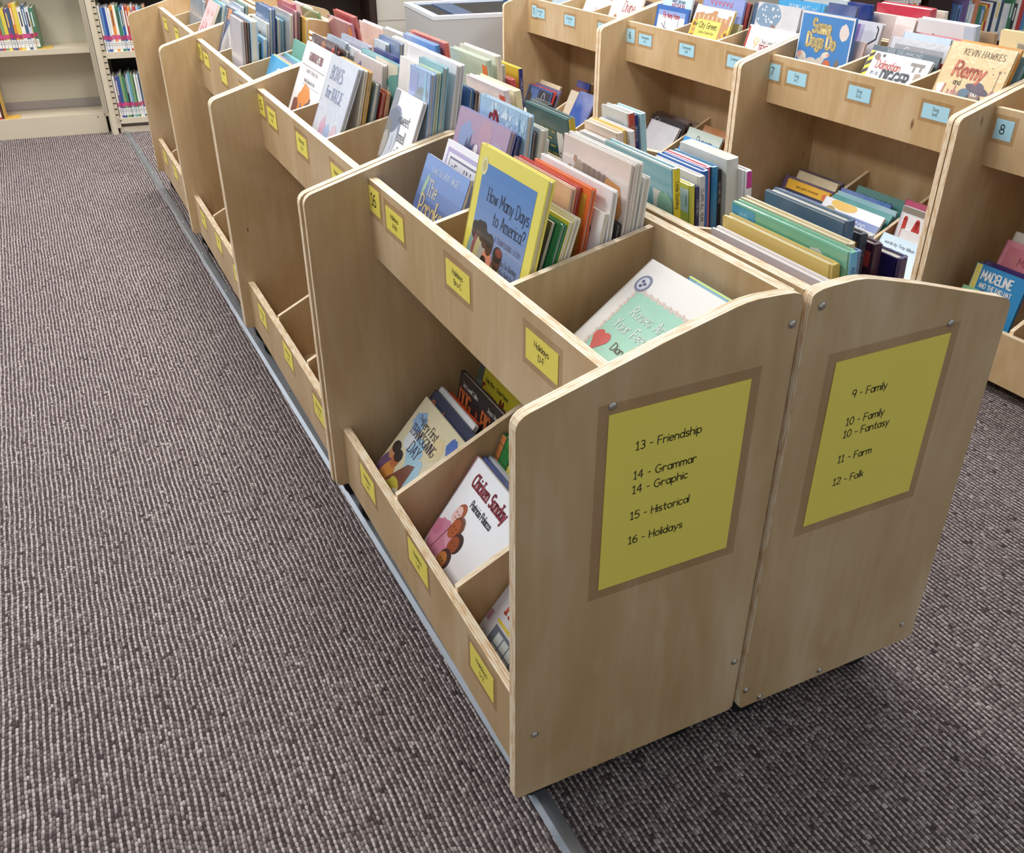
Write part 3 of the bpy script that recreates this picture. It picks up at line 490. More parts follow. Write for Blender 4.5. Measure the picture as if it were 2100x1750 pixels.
BOOKS = """\
Al00 0.182 0.131 0.316 0.264 40 0.199 0.008 dcd9de p ha|pale book with red title and grey door
Al01 0.21 0.344 0.59 0.31 37.1 0.248 0.007 f1f1f4 h chicken|white book showing four painted faces
Al01 0.221 0.44 0.62 0.293 36 0.223 0.008 e59aa8 h -|pink book behind the four faces
Al01 0.234 0.436 0.615 0.291 35 0.218 0.009 21478f h -|navy blue book
Al01 0.247 0.431 0.62 0.287 34 0.211 0.01 c9ccd0 h -|grey white book
Al01 0.278 0.453 0.62 0.33 22.6 0.236 0.02 2f7d3c h tiles|green book with orange spine blocks
Al02 0.21 0.647 0.872 0.305 41.5 0.239 0.006 d9cfae p thanks|cream paperback with painted feast scene
Al02 0.234 0.643 0.875 0.315 40 0.265 0.01 333a52 h duck|navy book with orange script and white circle
Al02 0.252 0.697 0.888 0.313 38 0.255 0.01 e9e9ea h -|thick white book behind the navy one
Al02 0.268 0.728 0.879 0.299 36 0.231 0.009 d8532c h -|orange red book with pink edge
Al02 0.29 0.644 0.86 0.356 10.1 0.248 0.011 2f2a2a h dug|black book with big orange letters
Al02 0.334 0.644 0.854 0.372 16.1 0.271 0.01 d6c437 h excuse|yellow book with dark red title
Au00 0.361 0.058 0.269 0.808 53.5 0.255 0.012 f4efe8 h roses|white and mint valentine picture book
Au00 0.375 0.062 0.193 0.807 40 0.216 0.011 4d8fa0 h bluyel|teal blue book with a lime edge
Au01 0.221 0.339 0.573 0.925 13 0.291 0.012 ecdf63 h howmany|blue picture book with yellow border and crowd
Au01 0.236 0.355 0.473 0.856 17 0.224 0.006 1d1c22 p -|thin black book with a red corner
Au01 0.244 0.339 0.447 0.857 17.1 0.225 0.01 16784c h greendot|small green book
Au01 0.257 0.34 0.472 0.858 17.3 0.227 0.007 f0e23e p -|lemon yellow thin book
Au01 0.267 0.339 0.466 0.863 17 0.232 0.01 e8e2d2 h -|cream book with a yellow corner
Au01 0.283 0.382 0.581 0.894 9.4 0.255 0.009 d9a78c j orr|salmon pink book with a red title
Au01 0.295 0.386 0.586 0.893 9.6 0.255 0.008 c93a33 h -|bright red thin book
Au01 0.306 0.362 0.55 0.895 9.8 0.256 0.009 e8713a h orange|orange book with a yellow cover panel
Au01 0.317 0.339 0.494 0.862 11.4 0.224 0.008 f1f0f0 p too|white book with a small question title
Au01 0.329 0.339 0.572 0.895 6.3 0.254 0.01 f3eff0 h fox|big white book with red fox title
Au01 0.341 0.34 0.472 0.842 8.1 0.202 0.008 2a2627 h -|small black book low in the bin
Au01 0.359 0.339 0.547 0.931 5.5 0.29 0.01 e6d6cf j horn|jacketed cream book picturing a woven horn
Au01 0.371 0.34 0.552 0.932 5.6 0.292 0.01 f0ece6 j -|white jacketed book behind the horn one
Au01 0.383 0.339 0.535 0.909 6.2 0.268 0.012 eceae8 h -|shorter white book at the very back
Au02 0.233 0.648 0.85 0.842 21.1 0.214 0.006 4a64ac p parakeet|glossy blue paperback with gold title letters
Au02 0.273 0.649 0.843 0.866 20 0.239 0.006 ece9ee p frank|white paperback with a thin lilac frame
Au02 0.313 0.65 0.873 0.917 16.8 0.287 0.011 8f87b4 h bats|mauve and blue bat picture book
Au02 0.326 0.654 0.908 0.906 15 0.273 0.008 2d4a98 h -|navy picture book behind the bat one
Au02 0.34 0.643 0.841 0.942 6.7 0.302 0.013 a8cdea j snow|pale blue snow book with red letters
Au02 0.355 0.65 0.842 0.911 7.6 0.272 0.008 5c5a60 h -|charcoal thin book behind the pale blue one
Au02 0.365 0.643 0.842 0.916 7.6 0.276 0.016 d5d9cf j -|pale grey-green jacketed book
Au02 0.383 0.661 0.859 0.892 8 0.252 0.01 e6e2da h -|cream book at the back
Au10 0.275 0.973 1.13 0.907 21.5 0.285 0.009 efeff2 h sweet|white book with grey portrait drawing
Au10 0.293 0.973 1.085 0.96 8.1 0.322 0.012 a9c3ec j sky|sky blue jacketed picture book
Au10 0.307 0.973 1.078 0.961 8.2 0.322 0.009 c9dbc0 h -|pale green book behind the sky one
Au10 0.32 0.973 1.104 0.97 8.3 0.332 0.012 8fc0cc j tealbox|teal jacketed book with framed panel
Au10 0.334 1.147 1.263 0.947 9.1 0.309 0.01 f2eeea h -|white book
Au10 0.349 0.973 1.253 0.972 9.1 0.334 0.012 eeeaee h -|big white book
Au10 0.364 0.99 1.212 0.969 9 0.331 0.01 f1f1f5 j -|white jacketed book with grey tape
Au10 0.376 0.973 1.174 0.924 8 0.285 0.01 3f6ea6 h -|mid blue book
Au10 0.388 0.973 1.171 0.917 8 0.277 0.009 5b3940 h -|maroon thin book
Au11 0.244 1.286 1.488 0.924 23.1 0.225 0.01 cfd6e6 j boxes|jacketed silver blue picture book
Au11 0.257 1.286 1.485 0.918 14 0.284 0.008 e7dcc8 h -|cream book with orange page edges
Au11 0.267 1.286 1.499 0.915 14 0.281 0.009 d9a548 h -|ochre book
Au11 0.279 1.286 1.427 0.889 15 0.255 0.014 5d7480 j -|slate blue jacketed book
Au11 0.295 1.286 1.427 0.866 15 0.232 0.008 b5442b h -|small brick red book
Au11 0.306 1.286 1.404 0.867 14 0.232 0.009 c9752b h -|small orange book
Au11 0.321 1.353 1.567 0.914 6.5 0.274 0.012 d8cfd3 j dino|pinkish grey book with purple dragon
Au11 0.336 1.286 1.553 0.922 6.5 0.282 0.01 6fb3bb j tealc|teal and cream jacketed book
Au11 0.348 1.329 1.544 0.89 7.5 0.25 0.01 2f5da0 h -|navy blue low book
Au11 0.363 1.296 1.538 0.924 6.4 0.284 0.009 28307e h -|shiny dark navy book
Au11 0.375 1.482 1.567 0.939 6.5 0.299 0.011 d9e4ea j -|pale jacketed book with green print
Au11 0.389 1.418 1.567 0.948 6.5 0.308 0.012 6c86b4 j -|denim blue jacketed book
Au12 0.273 1.59 1.829 0.907 23.6 0.289 0.01 e9e7e8 h grand|white book with orange portrait
Au12 0.301 1.661 1.877 0.916 15 0.283 0.009 5a3d46 h m|dark brown book with white title
Au12 0.312 1.694 1.88 0.895 14 0.261 0.009 e4532f h -|red orange book behind the portrait
Au12 0.326 1.66 1.88 0.9 12 0.264 0.012 5f6166 h -|grey book
Au12 0.343 1.713 1.88 0.912 11 0.275 0.01 b9c9da j -|pale blue grey jacketed book
Au12 0.355 1.622 1.88 0.901 11 0.264 0.009 f1f1f0 h -|white book
Au12 0.381 1.633 1.873 0.912 10 0.274 0.01 b6b7c8 j -|lavender grey book with black line
Au20 0.253 1.925 2.204 0.818 24.3 0.193 0.006 4aa5d8 p letters|bright blue paperback with white splash
Au20 0.262 1.943 2.215 0.816 15 0.18 0.005 f0e25a p -|yellow thin book
Au20 0.269 1.928 2.188 0.818 15 0.182 0.007 8f7fae h -|lilac thin book
Au20 0.289 1.99 2.196 0.821 14 0.185 0.01 8fd0dc h -|aqua book
Au20 0.329 1.955 2.215 0.855 16 0.221 0.008 7fb8a5 h tealpic|jade green book with framed picture
Au21 0.178 2.238 2.396 0.912 4.7 0.271 0.01 c3bfc8 h -|lavender grey narrow book
Au21 0.19 2.238 2.435 0.909 4.9 0.267 0.006 7a5546 h -|brown thin book
Au21 0.198 2.238 2.461 0.906 5 0.265 0.006 3a3038 h -|dark brown thin book
Au21 0.207 2.238 2.474 0.91 5.1 0.269 0.022 a9cdea h -|light blue thick book
Au21 0.231 2.281 2.48 0.842 7 0.201 0.008 2f6a5c h -|small forest green book
Au21 0.243 2.253 2.362 0.856 7 0.216 0.012 8fc3e4 h -|small sky blue book
Au21 0.257 2.292 2.486 0.842 7 0.202 0.008 2d4a8a h -|small navy book
Au21 0.273 2.322 2.52 0.89 7 0.25 0.01 dcd9d2 h ez|cream comic with black lettering
Au21 0.289 2.332 2.52 0.929 6 0.289 0.012 4a77ad j -|jacketed blue picture book
Au21 0.303 2.348 2.52 0.926 6 0.285 0.01 2e529a h -|royal blue book
Au21 0.315 2.352 2.52 0.896 6 0.255 0.012 9fb9bd h -|grey teal book
Au21 0.329 2.359 2.52 0.891 6 0.251 0.01 6fb1d0 h -|cyan blue book
Au21 0.343 2.294 2.52 0.914 6 0.274 0.011 c6c2bd j -|jacketed silver book with dark picture
Au21 0.357 2.291 2.498 0.924 6 0.284 0.012 96405c h -|crimson book
Au21 0.371 2.3 2.516 0.916 6 0.275 0.008 432c46 h -|dark plum book
Au21 0.381 2.256 2.468 0.903 6 0.262 0.012 d9a851 h -|mustard brown book
Au22 0.253 2.552 2.833 0.888 19.7 0.261 0.008 3b5c8c p comic|blue comic book with black and white drawing
Au22 0.266 2.655 2.833 0.902 12 0.266 0.012 b6cde8 j -|ice blue jacketed book
Au22 0.282 2.651 2.833 0.905 11 0.268 0.01 6e8c80 h -|grey green thin book
Au30 0.241 2.938 3.114 0.879 29.1 0.175 0.01 e6b9bd p pink|pink patterned book
Au30 0.261 2.964 3.145 0.877 14 0.242 0.012 7cc3d4 h -|turquoise book
Au30 0.285 2.913 3.111 0.884 15 0.251 0.009 c9c6cb h zebra|white book with black curving lines
Au31 0.229 3.191 3.472 0.865 12 0.228 0.01 8b9fb5 j -|grey blue jacketed book
Au31 0.265 3.265 3.456 0.857 12 0.22 0.008 c98d7c h -|terracotta book
Bu00 0.478 0.039 0.289 0.833 -9 0.194 0.013 ece6ea h whitered|white and red long book
Bu00 0.498 0.053 0.289 0.85 -8 0.21 0.014 e3c775 h yelblack|yellow book with black framed panel
Bu00 0.513 0.039 0.289 0.87 -7.4 0.23 0.012 7fc4a6 j mint|mint green jacketed book with blue spine
Bu00 0.526 0.056 0.289 0.874 -7.4 0.234 0.012 dfcfa5 h -|tan book
Bu00 0.566 0.076 0.26 0.851 -4 0.209 0.008 3c6fae h -|blue book with pale spine
Bu00 0.575 0.115 0.289 0.88 -4 0.239 0.018 56718c j greyblue|slate blue jacketed book with torn sticker
Bu00 0.594 0.147 0.289 0.876 -4.2 0.235 0.01 e6dde0 h -|pale pink thin book
Bu00 0.615 0.123 0.289 0.853 -2.1 0.211 0.014 4a4f58 h tape|dark grey book with orange spine tape
Bu00 0.63 0.108 0.254 0.84 -2.4 0.198 0.016 4b1f38 h redtape|plum book with red spine tape
Bu00 0.647 0.135 0.284 0.842 -2.5 0.2 0.012 eceae6 j -|white jacketed crumpled book
Bu00 0.66 0.085 0.228 0.821 -2.9 0.18 0.02 332c66 j -|dark violet book with white spine head
Bu01 0.454 0.369 0.573 0.905 -7 0.265 0.012 80b5c2 j tealbar|teal jacketed book with barcode and yellow spine
Bu01 0.522 0.412 0.573 0.858 -6 0.217 0.01 e2d34c h yelspine|small yellow book with white spine label
Bu01 0.542 0.425 0.573 0.85 -6 0.209 0.008 2a3364 h cohen|small navy book with white spine letters
Bu01 0.551 0.429 0.573 0.865 -5.7 0.224 0.012 e9e6e4 h clams|white book with spine title and red block
Bu01 0.564 0.438 0.573 0.87 -5.7 0.229 0.013 3c74c2 h -|bright blue book with aqua edge
Bu01 0.578 0.448 0.573 0.872 -5.8 0.231 0.01 e8788a h -|coral pink book
Bu01 0.589 0.445 0.573 0.872 -5.9 0.231 0.013 1c84b8 h -|cerulean blue book
Bu01 0.603 0.449 0.573 0.866 -6.2 0.226 0.008 222028 h blkspine|black book with white spine letters
Bu01 0.612 0.436 0.573 0.884 -5.9 0.244 0.024 efeee6 p -|fat white paperback with curling pages
Bu01 0.637 0.415 0.573 0.867 -6.4 0.226 0.012 e9e9ea h magenta|white book with magenta stripe spine
Bu02 0.446 0.691 0.865 0.916 -9 0.278 0.012 28575a h dkgreen|dark green back cover with barcode
Bu02 0.459 0.797 0.865 0.918 -9.1 0.279 0.01 27262c h -|black thin book with silver edge
Bu02 0.57 0.596 0.865 0.846 -7 0.205 0.01 f4f2f0 h -|long white book
Bu02 0.581 0.737 0.865 0.865 -8 0.225 0.014 efd9c4 h -|cream and peach book
Bu02 0.596 0.745 0.865 0.867 -8.1 0.227 0.01 f0c65c h -|golden yellow thin book
Bu02 0.607 0.735 0.865 0.866 -8.2 0.226 0.012 f1eeec h -|white book in the middle
Bu02 0.62 0.764 0.865 0.893 -7.5 0.253 0.014 cfd3d6 j pale|large pale grey jacketed book with red spine
Bu02 0.635 0.77 0.865 0.887 -7.8 0.247 0.01 33478a h spn|navy spined book
Bu02 0.646 0.762 0.865 0.89 -7.8 0.25 0.014 a9d9e6 j -|pale aqua jacketed book
Bu10 0.454 0.978 1.179 0.912 -9 0.273 0.012 e9e0e6 j wr|white jacketed book with red spine tape
Bu10 0.478 0.978 1.179 0.909 -9 0.27 0.014 efe6bd h -|cream yellow book
Bu11 0.534 1.241 1.463 0.924 -7 0.285 0.013 bcd3bd j gr|pale green jacketed book with orange tape
Bu11 0.562 1.249 1.463 0.93 -4.2 0.289 0.014 f1e7d6 h -|cream white tall book
Bu11 0.578 1.259 1.463 0.907 -4.5 0.265 0.012 b8bcb2 h gr|small grey book with orange tape
Bu11 0.591 1.23 1.463 0.879 -5.1 0.238 0.012 c94a55 h -|small red and blue book
Bu11 0.638 1.285 1.41 0.892 -3 0.251 0.01 d6c63e h navysp|yellow book with navy spine
Bu12 0.486 1.511 1.755 0.913 -8 0.274 0.01 eef0f2 h -|white book edge
Bu12 0.518 1.518 1.754 0.919 -8 0.28 0.012 5b8fd0 h -|blue striped book
Bu12 0.538 1.504 1.755 0.925 -6.5 0.285 0.012 d8665a j -|cream book with red spine
Bu20 0.562 1.802 2.06 0.893 -8 0.254 0.014 cfdae2 j bt|silver jacketed book with blue spine tape
Bu21 0.582 2.092 2.353 0.877 -6 0.237 0.016 efd7d4 h -|pinkish white thick book
Bu22 0.558 2.376 2.645 0.86 -9 0.221 0.011 a7708c j ot|mauve jacketed book with orange tape
Bu22 0.581 2.402 2.645 0.878 -8.6 0.239 0.012 b3393c h -|dark red book
Bu30 0.538 2.7 2.934 0.859 -9 0.22 0.012 6d8a63 j -|olive green back cover
Bu31 0.522 2.982 3.243 0.858 -7 0.218 0.012 b65a74 h -|rose book
Bu31 0.586 2.982 3.243 0.842 -6 0.201 0.014 f0eae0 h -|white top book
Cl02 0.104 0.687 0.836 0.288 16.4 0.184 0.007 93c795 p greenp|mint green picture book low at left
Cl02 0.124 0.655 0.824 0.357 9.7 0.248 0.01 2d86bd h madeline|blue picture book with white capital title
Cl02 0.148 0.679 0.817 0.362 12.3 0.256 0.01 3c2560 h -|dark purple book behind the blue hat one
Cl02 0.2 0.676 0.801 0.422 17.9 0.308 0.01 d98a97 j pinkm|pink book with cream border
Cl02 0.224 0.686 0.799 0.443 18 0.348 0.012 cdc9ba h -|pale grey book at the back
Cl10 0.18 1.019 1.226 0.315 32.2 0.24 0.008 bcd4e4 p dogvs|sky book with bubble letters
Cl10 0.196 1.028 1.175 0.34 12.8 0.234 0.008 e5e3e4 h -|white thin book
Cl10 0.216 1.057 1.202 0.407 9.1 0.299 0.012 d9d9e0 h la|white book with big red letters
Cl10 0.24 1.071 1.218 0.419 10.7 0.312 0.01 c05a78 h -|magenta edged book
Cl11 0.196 1.249 1.521 0.353 30.8 0.281 0.009 dfe0e4 h ball|white and blue book with gold sun
Cl11 0.232 1.249 1.521 0.356 32 0.288 0.012 3f8d8c h -|teal book
Cl11 0.249 1.251 1.521 0.365 15.1 0.262 0.008 9cc4cf h -|pale aqua book
Cl11 0.262 1.291 1.521 0.374 15.2 0.272 0.012 5b7fc0 j -|jacketed blue book
Cl11 0.3 1.26 1.484 0.387 19.2 0.291 0.011 4f9088 h amos|green teal book with black title
Cl12 0.212 1.544 1.781 0.312 32 0.236 0.009 6b76a8 p -|blue grey paperback
Cl12 0.236 1.544 1.762 0.349 18.3 0.25 0.01 dba93a h coons|yellow and navy book with stars
Cl12 0.252 1.544 1.798 0.352 19 0.254 0.011 5c4862 h -|dusky purple book
Cl12 0.284 1.559 1.763 0.372 21.5 0.279 0.012 d8c8a5 h -|cream book with brown print
Cl12 0.304 1.558 1.778 0.373 22 0.281 0.01 6a5a66 h -|dark mauve book
Cl21 0.216 2.174 2.392 0.37 31 0.301 0.01 4d93d6 p -|bright blue paperback
Cl21 0.244 2.174 2.402 0.403 24.5 0.32 0.01 b6c3ba h oval|sage and navy book with white script
Cl21 0.28 2.174 2.347 0.417 25 0.337 0.01 c87a35 h -|orange book
Cl22 0.244 2.469 2.682 0.379 30 0.308 0.012 c9c9d0 h -|light grey book
Cl22 0.272 2.469 2.711 0.395 27 0.317 0.013 38343a h script|black book with white script
Cl22 0.316 2.505 2.75 0.391 8.6 0.282 0.011 6d4f48 h -|brown book
Cl22 0.336 2.469 2.75 0.391 10 0.283 0.012 8d6a58 h -|tan brown book
Cl31 0.212 3.101 3.262 0.4 28 0.326 0.01 34549e h -|royal blue book
Cl31 0.226 3.238 3.371 0.384 25 0.3 0.008 cbb9a0 h -|light tan book
Cl31 0.242 3.244 3.371 0.401 18.1 0.304 0.011 74473c h -|red brown book
Cl31 0.261 3.252 3.371 0.427 14.1 0.324 0.01 2b3a8f h -|navy round cornered book
Cl32 0.148 3.425 3.675 0.368 20.5 0.274 0.008 3f5c92 h qbook|blue and black book with white loop letter
Cl32 0.16 3.414 3.675 0.369 20.9 0.276 0.006 c9463f h -|red book edge
Cl32 0.188 3.414 3.675 0.372 24 0.284 0.01 6f668c h -|grey purple book
Cl32 0.216 3.464 3.675 0.383 22 0.292 0.01 d9c7a8 h -|beige book
Cu10 0.225 0.946 1.166 0.913 17.7 0.227 0.011 ebcf9d j remy|cream jacketed book with bearded man
Cu10 0.249 0.952 1.157 0.915 16.4 0.285 0.009 e2a24a h -|orange yellow book
Cu10 0.273 0.948 1.11 0.892 18 0.263 0.012 6b9fb5 h -|steel blue book
Cu10 0.293 0.945 1.109 0.887 17 0.256 0.01 5f9a6a h -|green book
Cu11 0.261 1.249 1.5 0.836 25 0.214 0.01 e1e9f2 h digger|pale blue book with dalmatian and chevrons
Cu11 0.289 1.249 1.521 0.848 16 0.214 0.01 6f7c84 h ree|grey strip book behind the chevron one
Cu11 0.309 1.249 1.521 0.826 16 0.191 0.01 c23b3a h -|red book
Cu11 0.328 1.256 1.487 0.876 8.4 0.236 0.011 d3d3d8 j gaston|silver jacketed book with white script
Cu11 0.343 1.269 1.456 0.893 8.6 0.254 0.012 b3c4dc j -|pale blue grey book
Cu11 0.364 1.436 1.521 0.928 8.9 0.29 0.012 e2c9c0 j -|pale pink jacketed book
Cu11 0.378 1.26 1.478 0.891 10 0.253 0.01 e0797a h -|coral red book edge
Cu12 0.241 1.572 1.824 0.923 2.3 0.281 0.01 4a8bcd h somedogs|blue book with cartoon puppy and cloud
Cu12 0.273 1.544 1.825 0.85 8.6 0.211 0.008 c9a9a0 h -|pinkish book under the puppy one
Cu12 0.337 1.544 1.82 0.905 10 0.267 0.014 d9d6da j rainbow|white jacketed book with a black edge
Cu12 0.358 1.69 1.825 0.94 8 0.301 0.01 27407a h -|navy book at the back
Cu20 0.269 1.87 2.123 0.839 16.3 0.205 0.006 efedf0 p texture|white paperback with red spine edge
Cu20 0.287 1.882 2.112 0.917 7.9 0.278 0.011 cfd0d6 j flag|jacketed grey book with starry flag
Cu20 0.3 1.882 2.148 0.908 8.4 0.269 0.01 43597c h -|navy grey book
Cu20 0.386 1.87 2.113 0.927 9 0.289 0.014 3f9fd4 h matt|bright cyan blue book with white print
Cu21 0.233 2.174 2.411 0.879 18.9 0.237 0.009 e4c86a h citygreen|yellow sunflower book with town houses
Cu21 0.265 2.174 2.372 0.83 14 0.194 0.012 e6e8c8 h -|cream green small book
Cu21 0.289 2.192 2.446 0.911 7.8 0.271 0.009 8f9fd6 h bus|periwinkle blue book with red title
Cu21 0.305 2.187 2.421 0.903 9.1 0.264 0.01 b8413c h -|red thin book
Cu21 0.321 2.185 2.425 0.897 10 0.259 0.014 5a463c h -|brown book
Cu22 0.237 2.469 2.692 0.852 7.5 0.212 0.01 3f6db8 h blueframe|blue framed book with bare tree
Cu22 0.261 2.482 2.683 0.886 9.4 0.247 0.009 c8dff0 p arthur|white and sky blue book with red title
Cu22 0.285 2.487 2.674 0.88 12 0.243 0.009 5b3340 h -|maroon book
Cu30 0.237 2.795 3.028 0.856 20.4 0.228 0.009 efe6e2 p divine|white book with brown gingerbread house
Cu30 0.273 2.797 3.03 0.848 13 0.211 0.012 5a4a44 h -|brown book
Cu31 0.285 3.099 3.343 0.816 24.1 0.191 0.008 cfe3f2 p ellen|pale blue book with red print
Cu32 0.261 3.421 3.64 0.798 12 0.159 0.012 b8cde0 j -|pale blue jacketed book
Du10 0.47 1.06 1.201 0.922 -8 0.283 0.012 efdcae h barc|cream book with a small barcode
Du11 0.466 1.292 1.521 0.918 -10 0.281 0.022 dfe1e8 h dinow|white book with three coloured blots
Du11 0.514 1.249 1.331 0.899 -7 0.258 0.012 a58a6a h -|small tan book with red spine
Du12 0.446 1.71 1.825 0.936 -8 0.297 0.012 2d3f8a h -|dark blue back cover book
Du12 0.486 1.544 1.822 0.909 -9 0.27 0.012 e6d5d0 j -|pale pink jacketed book
Du12 0.546 1.544 1.784 0.934 -8 0.294 0.03 c8324a j -|glossy crimson thick book
Du12 0.622 1.544 1.786 0.924 -6 0.283 0.012 d9dccb h -|pale green small book
Du20 0.51 1.89 2.119 0.929 -8 0.29 0.012 cdd6da j -|silver jacketed back cover book
"""
# ------------------------------------------------------------------ cover prints: key -> drawing on the visible face (P picture ink, T lettering ink)
def barcode(P, u, v, w_=.022, h_=.05):
    P.rect(u, v, w_, h_, 'e4e2dc')
    for i in range(9): P.rect(u+w_*.2, v+h_*(.3+.055*i), w_*.55, h_*(.018+.016*(i % 3)), '3a3734')
def figure(P, u, v, s, skin, body):
    P.ell(u, v+.055*s, .026*s, .05*s, body); P.ell(u, v, .015*s, .019*s, skin); P.ell(u, v-.008*s, .016*s, .013*s, '231714')
ART = {}
def art(f): ART[f.__name__[2:]] = f; return f
@art
def a_howmany(P, T, w, h):
    for i in range(14): P.rect(.024, .024+i*.018, w-.048, .0185, tuple(a+(b-a)*i/13 for a, b in zip(lin('4f86c6')[:3], lin('a7aecb')[:3])))
    P.ell(.028, .030, .0115, .0145, 'e9e3b4'); P.ell(.028, .030, .0075, .0095, 'cfc67c')
    T.txt('How Many Days', w-.030, .078, .0205, '20283c', wt=.075, sx=.80, al='r', serif=True); T.txt('to America?', w-.032, .108, .0205, '20283c', wt=.075, sx=.80, al='r', serif=True)
    P.line([(.085, .118), (w-.03, .118)], .0006, 'b08a9a'); T.txt('A THANKSGIVING STORY', w-.034, .130, .0080, '6a4a50', wt=.08, sx=.80, al='r', serif=True); P.line([(.085, .136), (w-.03, .136)], .0006, 'b08a9a')
    T.txt('by Eve Bunting', w-.036, .158, .0088, '3a3440', wt=.08, sx=.72, al='r', serif=True); T.txt('illustrated by Beth Peck', w-.036, .172, .0088, '3a3440', wt=.08, sx=.72, al='r', serif=True)
    for u, v, s, sk, b in ((.036, .133, .75, '4a2e22', '8fb0a8'), (.052, .128, .75, '50342a', '9c5a60'), (.064, .129, .85, '3c2720', 'cfc489'), (.076, .138, .75, '5a3a2c', 'b9b6a8'), (.094, .142, .9, '55321f', 'f09a7c'), (.128, .155, 1., '5c3a28', 'c8c070'), (.083, .176, .65, '38231c', '6d86b8'), (.100, .188, .7, '3e281e', '6a7aa4')): figure(P, u, v, s, sk, b)
    P.ell(.132, .143, .012, .007, '8c3c34')
@art
def a_parakeet(P, T, w, h):
    for i in range(6): P.rect(0, i*.026, w, .0265, tuple(a+(b-a)*i/5 for a, b in zip(lin('6f93d0')[:3], lin('414a86')[:3])))
    T.txt('ISAAC BASHEVIS SINGER', .045, .026, .011, 'dfe3ee', wt=.09, sx=.8); P.ell(.03, .055, .006, .024, '9fbf9a', 18)
    T.txt('The', .045, .068, .028, 'e8dcc0', wt=.1, sx=.8, serif=True); T.txt('Parakeet', .028, .112, .040, 'edd9a4', wt=.11, sx=.72, serif=True, out=('6d5a3c', .03)); T.txt('Name', .035, .150, .030, 'edd9a4', wt=.11, sx=.8, serif=True)
@art
def a_frank(P, T, w, h):
    for k, c in ((.012, 'b3a6cf'), (.02, 'f3f1f2')): P.rect(k, k, w-2*k, h-k, c)
    P.rect(.030, .026, w-.05, .12, '6a6480'); P.rect(.033, .030, w-.056, .12, 'f0edf0'); T.txt("Franklin's", .060, .058, .021, '35303c', wt=.085, sx=.80, serif=True)
    P.blob(.047, .048, .009, '8c84a4', 3)
@art
def a_bats(P, T, w, h):
    P.rect(0, 0, w, .08, 'a888a8'); P.rect(0, .08, w, h, '8090bd')
    for i, (u, v, r, c) in enumerate(((.05, .05, .035, '8294c4'), (.03, .12, .04, '6f83b8'), (.13, .03, .03, 'b58aa0'), (.16, .09, .035, '7f8fbf'), (.10, .13, .04, '6b7db0'), (.19, .05, .025, 'a894b4'))): P.blob(u, v, r, c, i)
    P.poly([(.055, .06), (.062, .045), (.066, .06), (.075, .038), (.08, .06), (.095, .05), (.085, .075), (.07, .085), (.06, .08)], '34406c')
    P.ell(.105, .06, .008, .009, 'e8e4e0'); P.ell(.19, .085, .020, .028, 'dfe3ec'); P.ell(.19, .085, .0185, .0265, '7b8bb8')
    for k in (-.009, -.002, .005): P.line([(.19+k, .07), (.188+k, .10)], .003, 'e2e6ee')
@art
def a_snow(P, T, w, h):
    rd = random.Random(4)
    for i in range(60): P.blob(.05+rd.random()*(w-.06), .004+rd.random()*.06, .004+rd.random()*.006, 'e4f4fa' if i % 2 else 'c2e2f2', i, 7, .5)
    P.rect(w-.03, .004, .004, h, '8fbbe0'); T.txt('S', .048, .055, .03, 'b02a38', wt=.2, sx=.8); T.txt('D', .068, .062, .042, 'b02a38', wt=.22, sx=.6); T.txt('F', .115, .078, .038, 'b02a38', wt=.2, sx=.5); T.txt('!', .14, .10, .03, 'b02a38', wt=.2)
@art
def a_greendot(P, T, w, h): P.rect(.006, .05, .03, .05, '1a1a1c'); P.ell(.02, .12, .012, .012, 'c86a50')
@art
def a_orr(P, T, w, h):
    P.rect(w*.45, .05, w*.46, .001, '5a3a2c'); T.txt('FOR', w-.022, .085, .030, 'b23a30', wt=.13, sx=.7, al='r', serif=True); T.txt('US', w-.022, .118, .030, 'c8882c', wt=.13, sx=.7, al='r', serif=True)
@art
def a_orange(P, T, w, h): P.rect(w*.5, .012, w*.45, h, 'd9a031'); P.line([(w*.6, .06), (w*.68, .09), (w*.75, .14)], .004, '7a3c1c')
@art
def a_too(P, T, w, h): T.txt('TOO ?', w-.03, .048, .022, '2a3470', wt=.11, sx=.8, al='r'); T.txt('You', w-.07, .02, .018, 'b03a40', wt=.11, al='r')
@art
def a_fox(P, T, w, h):
    P.poly([(.045, .012), (.052, .03), (.038, .03)], '4a7a5a'); P.rect(0, h-.01, w, .01, 'dcb070')
    T.txt('Red Fox', w-.045, .085, .028, 'c23a2c', wt=.16, sx=.9, al='r'); P.blob(w*.42, .11, .03, 'e8c8b8', 2)
@art
def a_horn(P, T, w, h):
    P.poly([(.07, .03), (.15, .035), (.155, .12), (.06, .11), (.05, .07)], '9c8478'); P.ell(.062, .07, .022, .042, 'b5a08e', -8)
    for k in range(5): P.line([(.075+k*.016, .032), (.066+k*.019, .112)], .0012, '7a665c')
    P.poly([(.145, .035), (.185, .04), (.2, .075), (.185, .10), (.17, .13), (.145, .10), (.135, .06)], 'd89a5a'); P.poly([(.15, .045), (.17, .05), (.165, .12), (.15, .1)], 'e2ad72')
    P.blob(.03, .05, .008, 'b58a74', 1); P.blob(.045, .03, .006, 'b58a74', 4); P.blob(.18, .155, .024, '4c4844', 8)
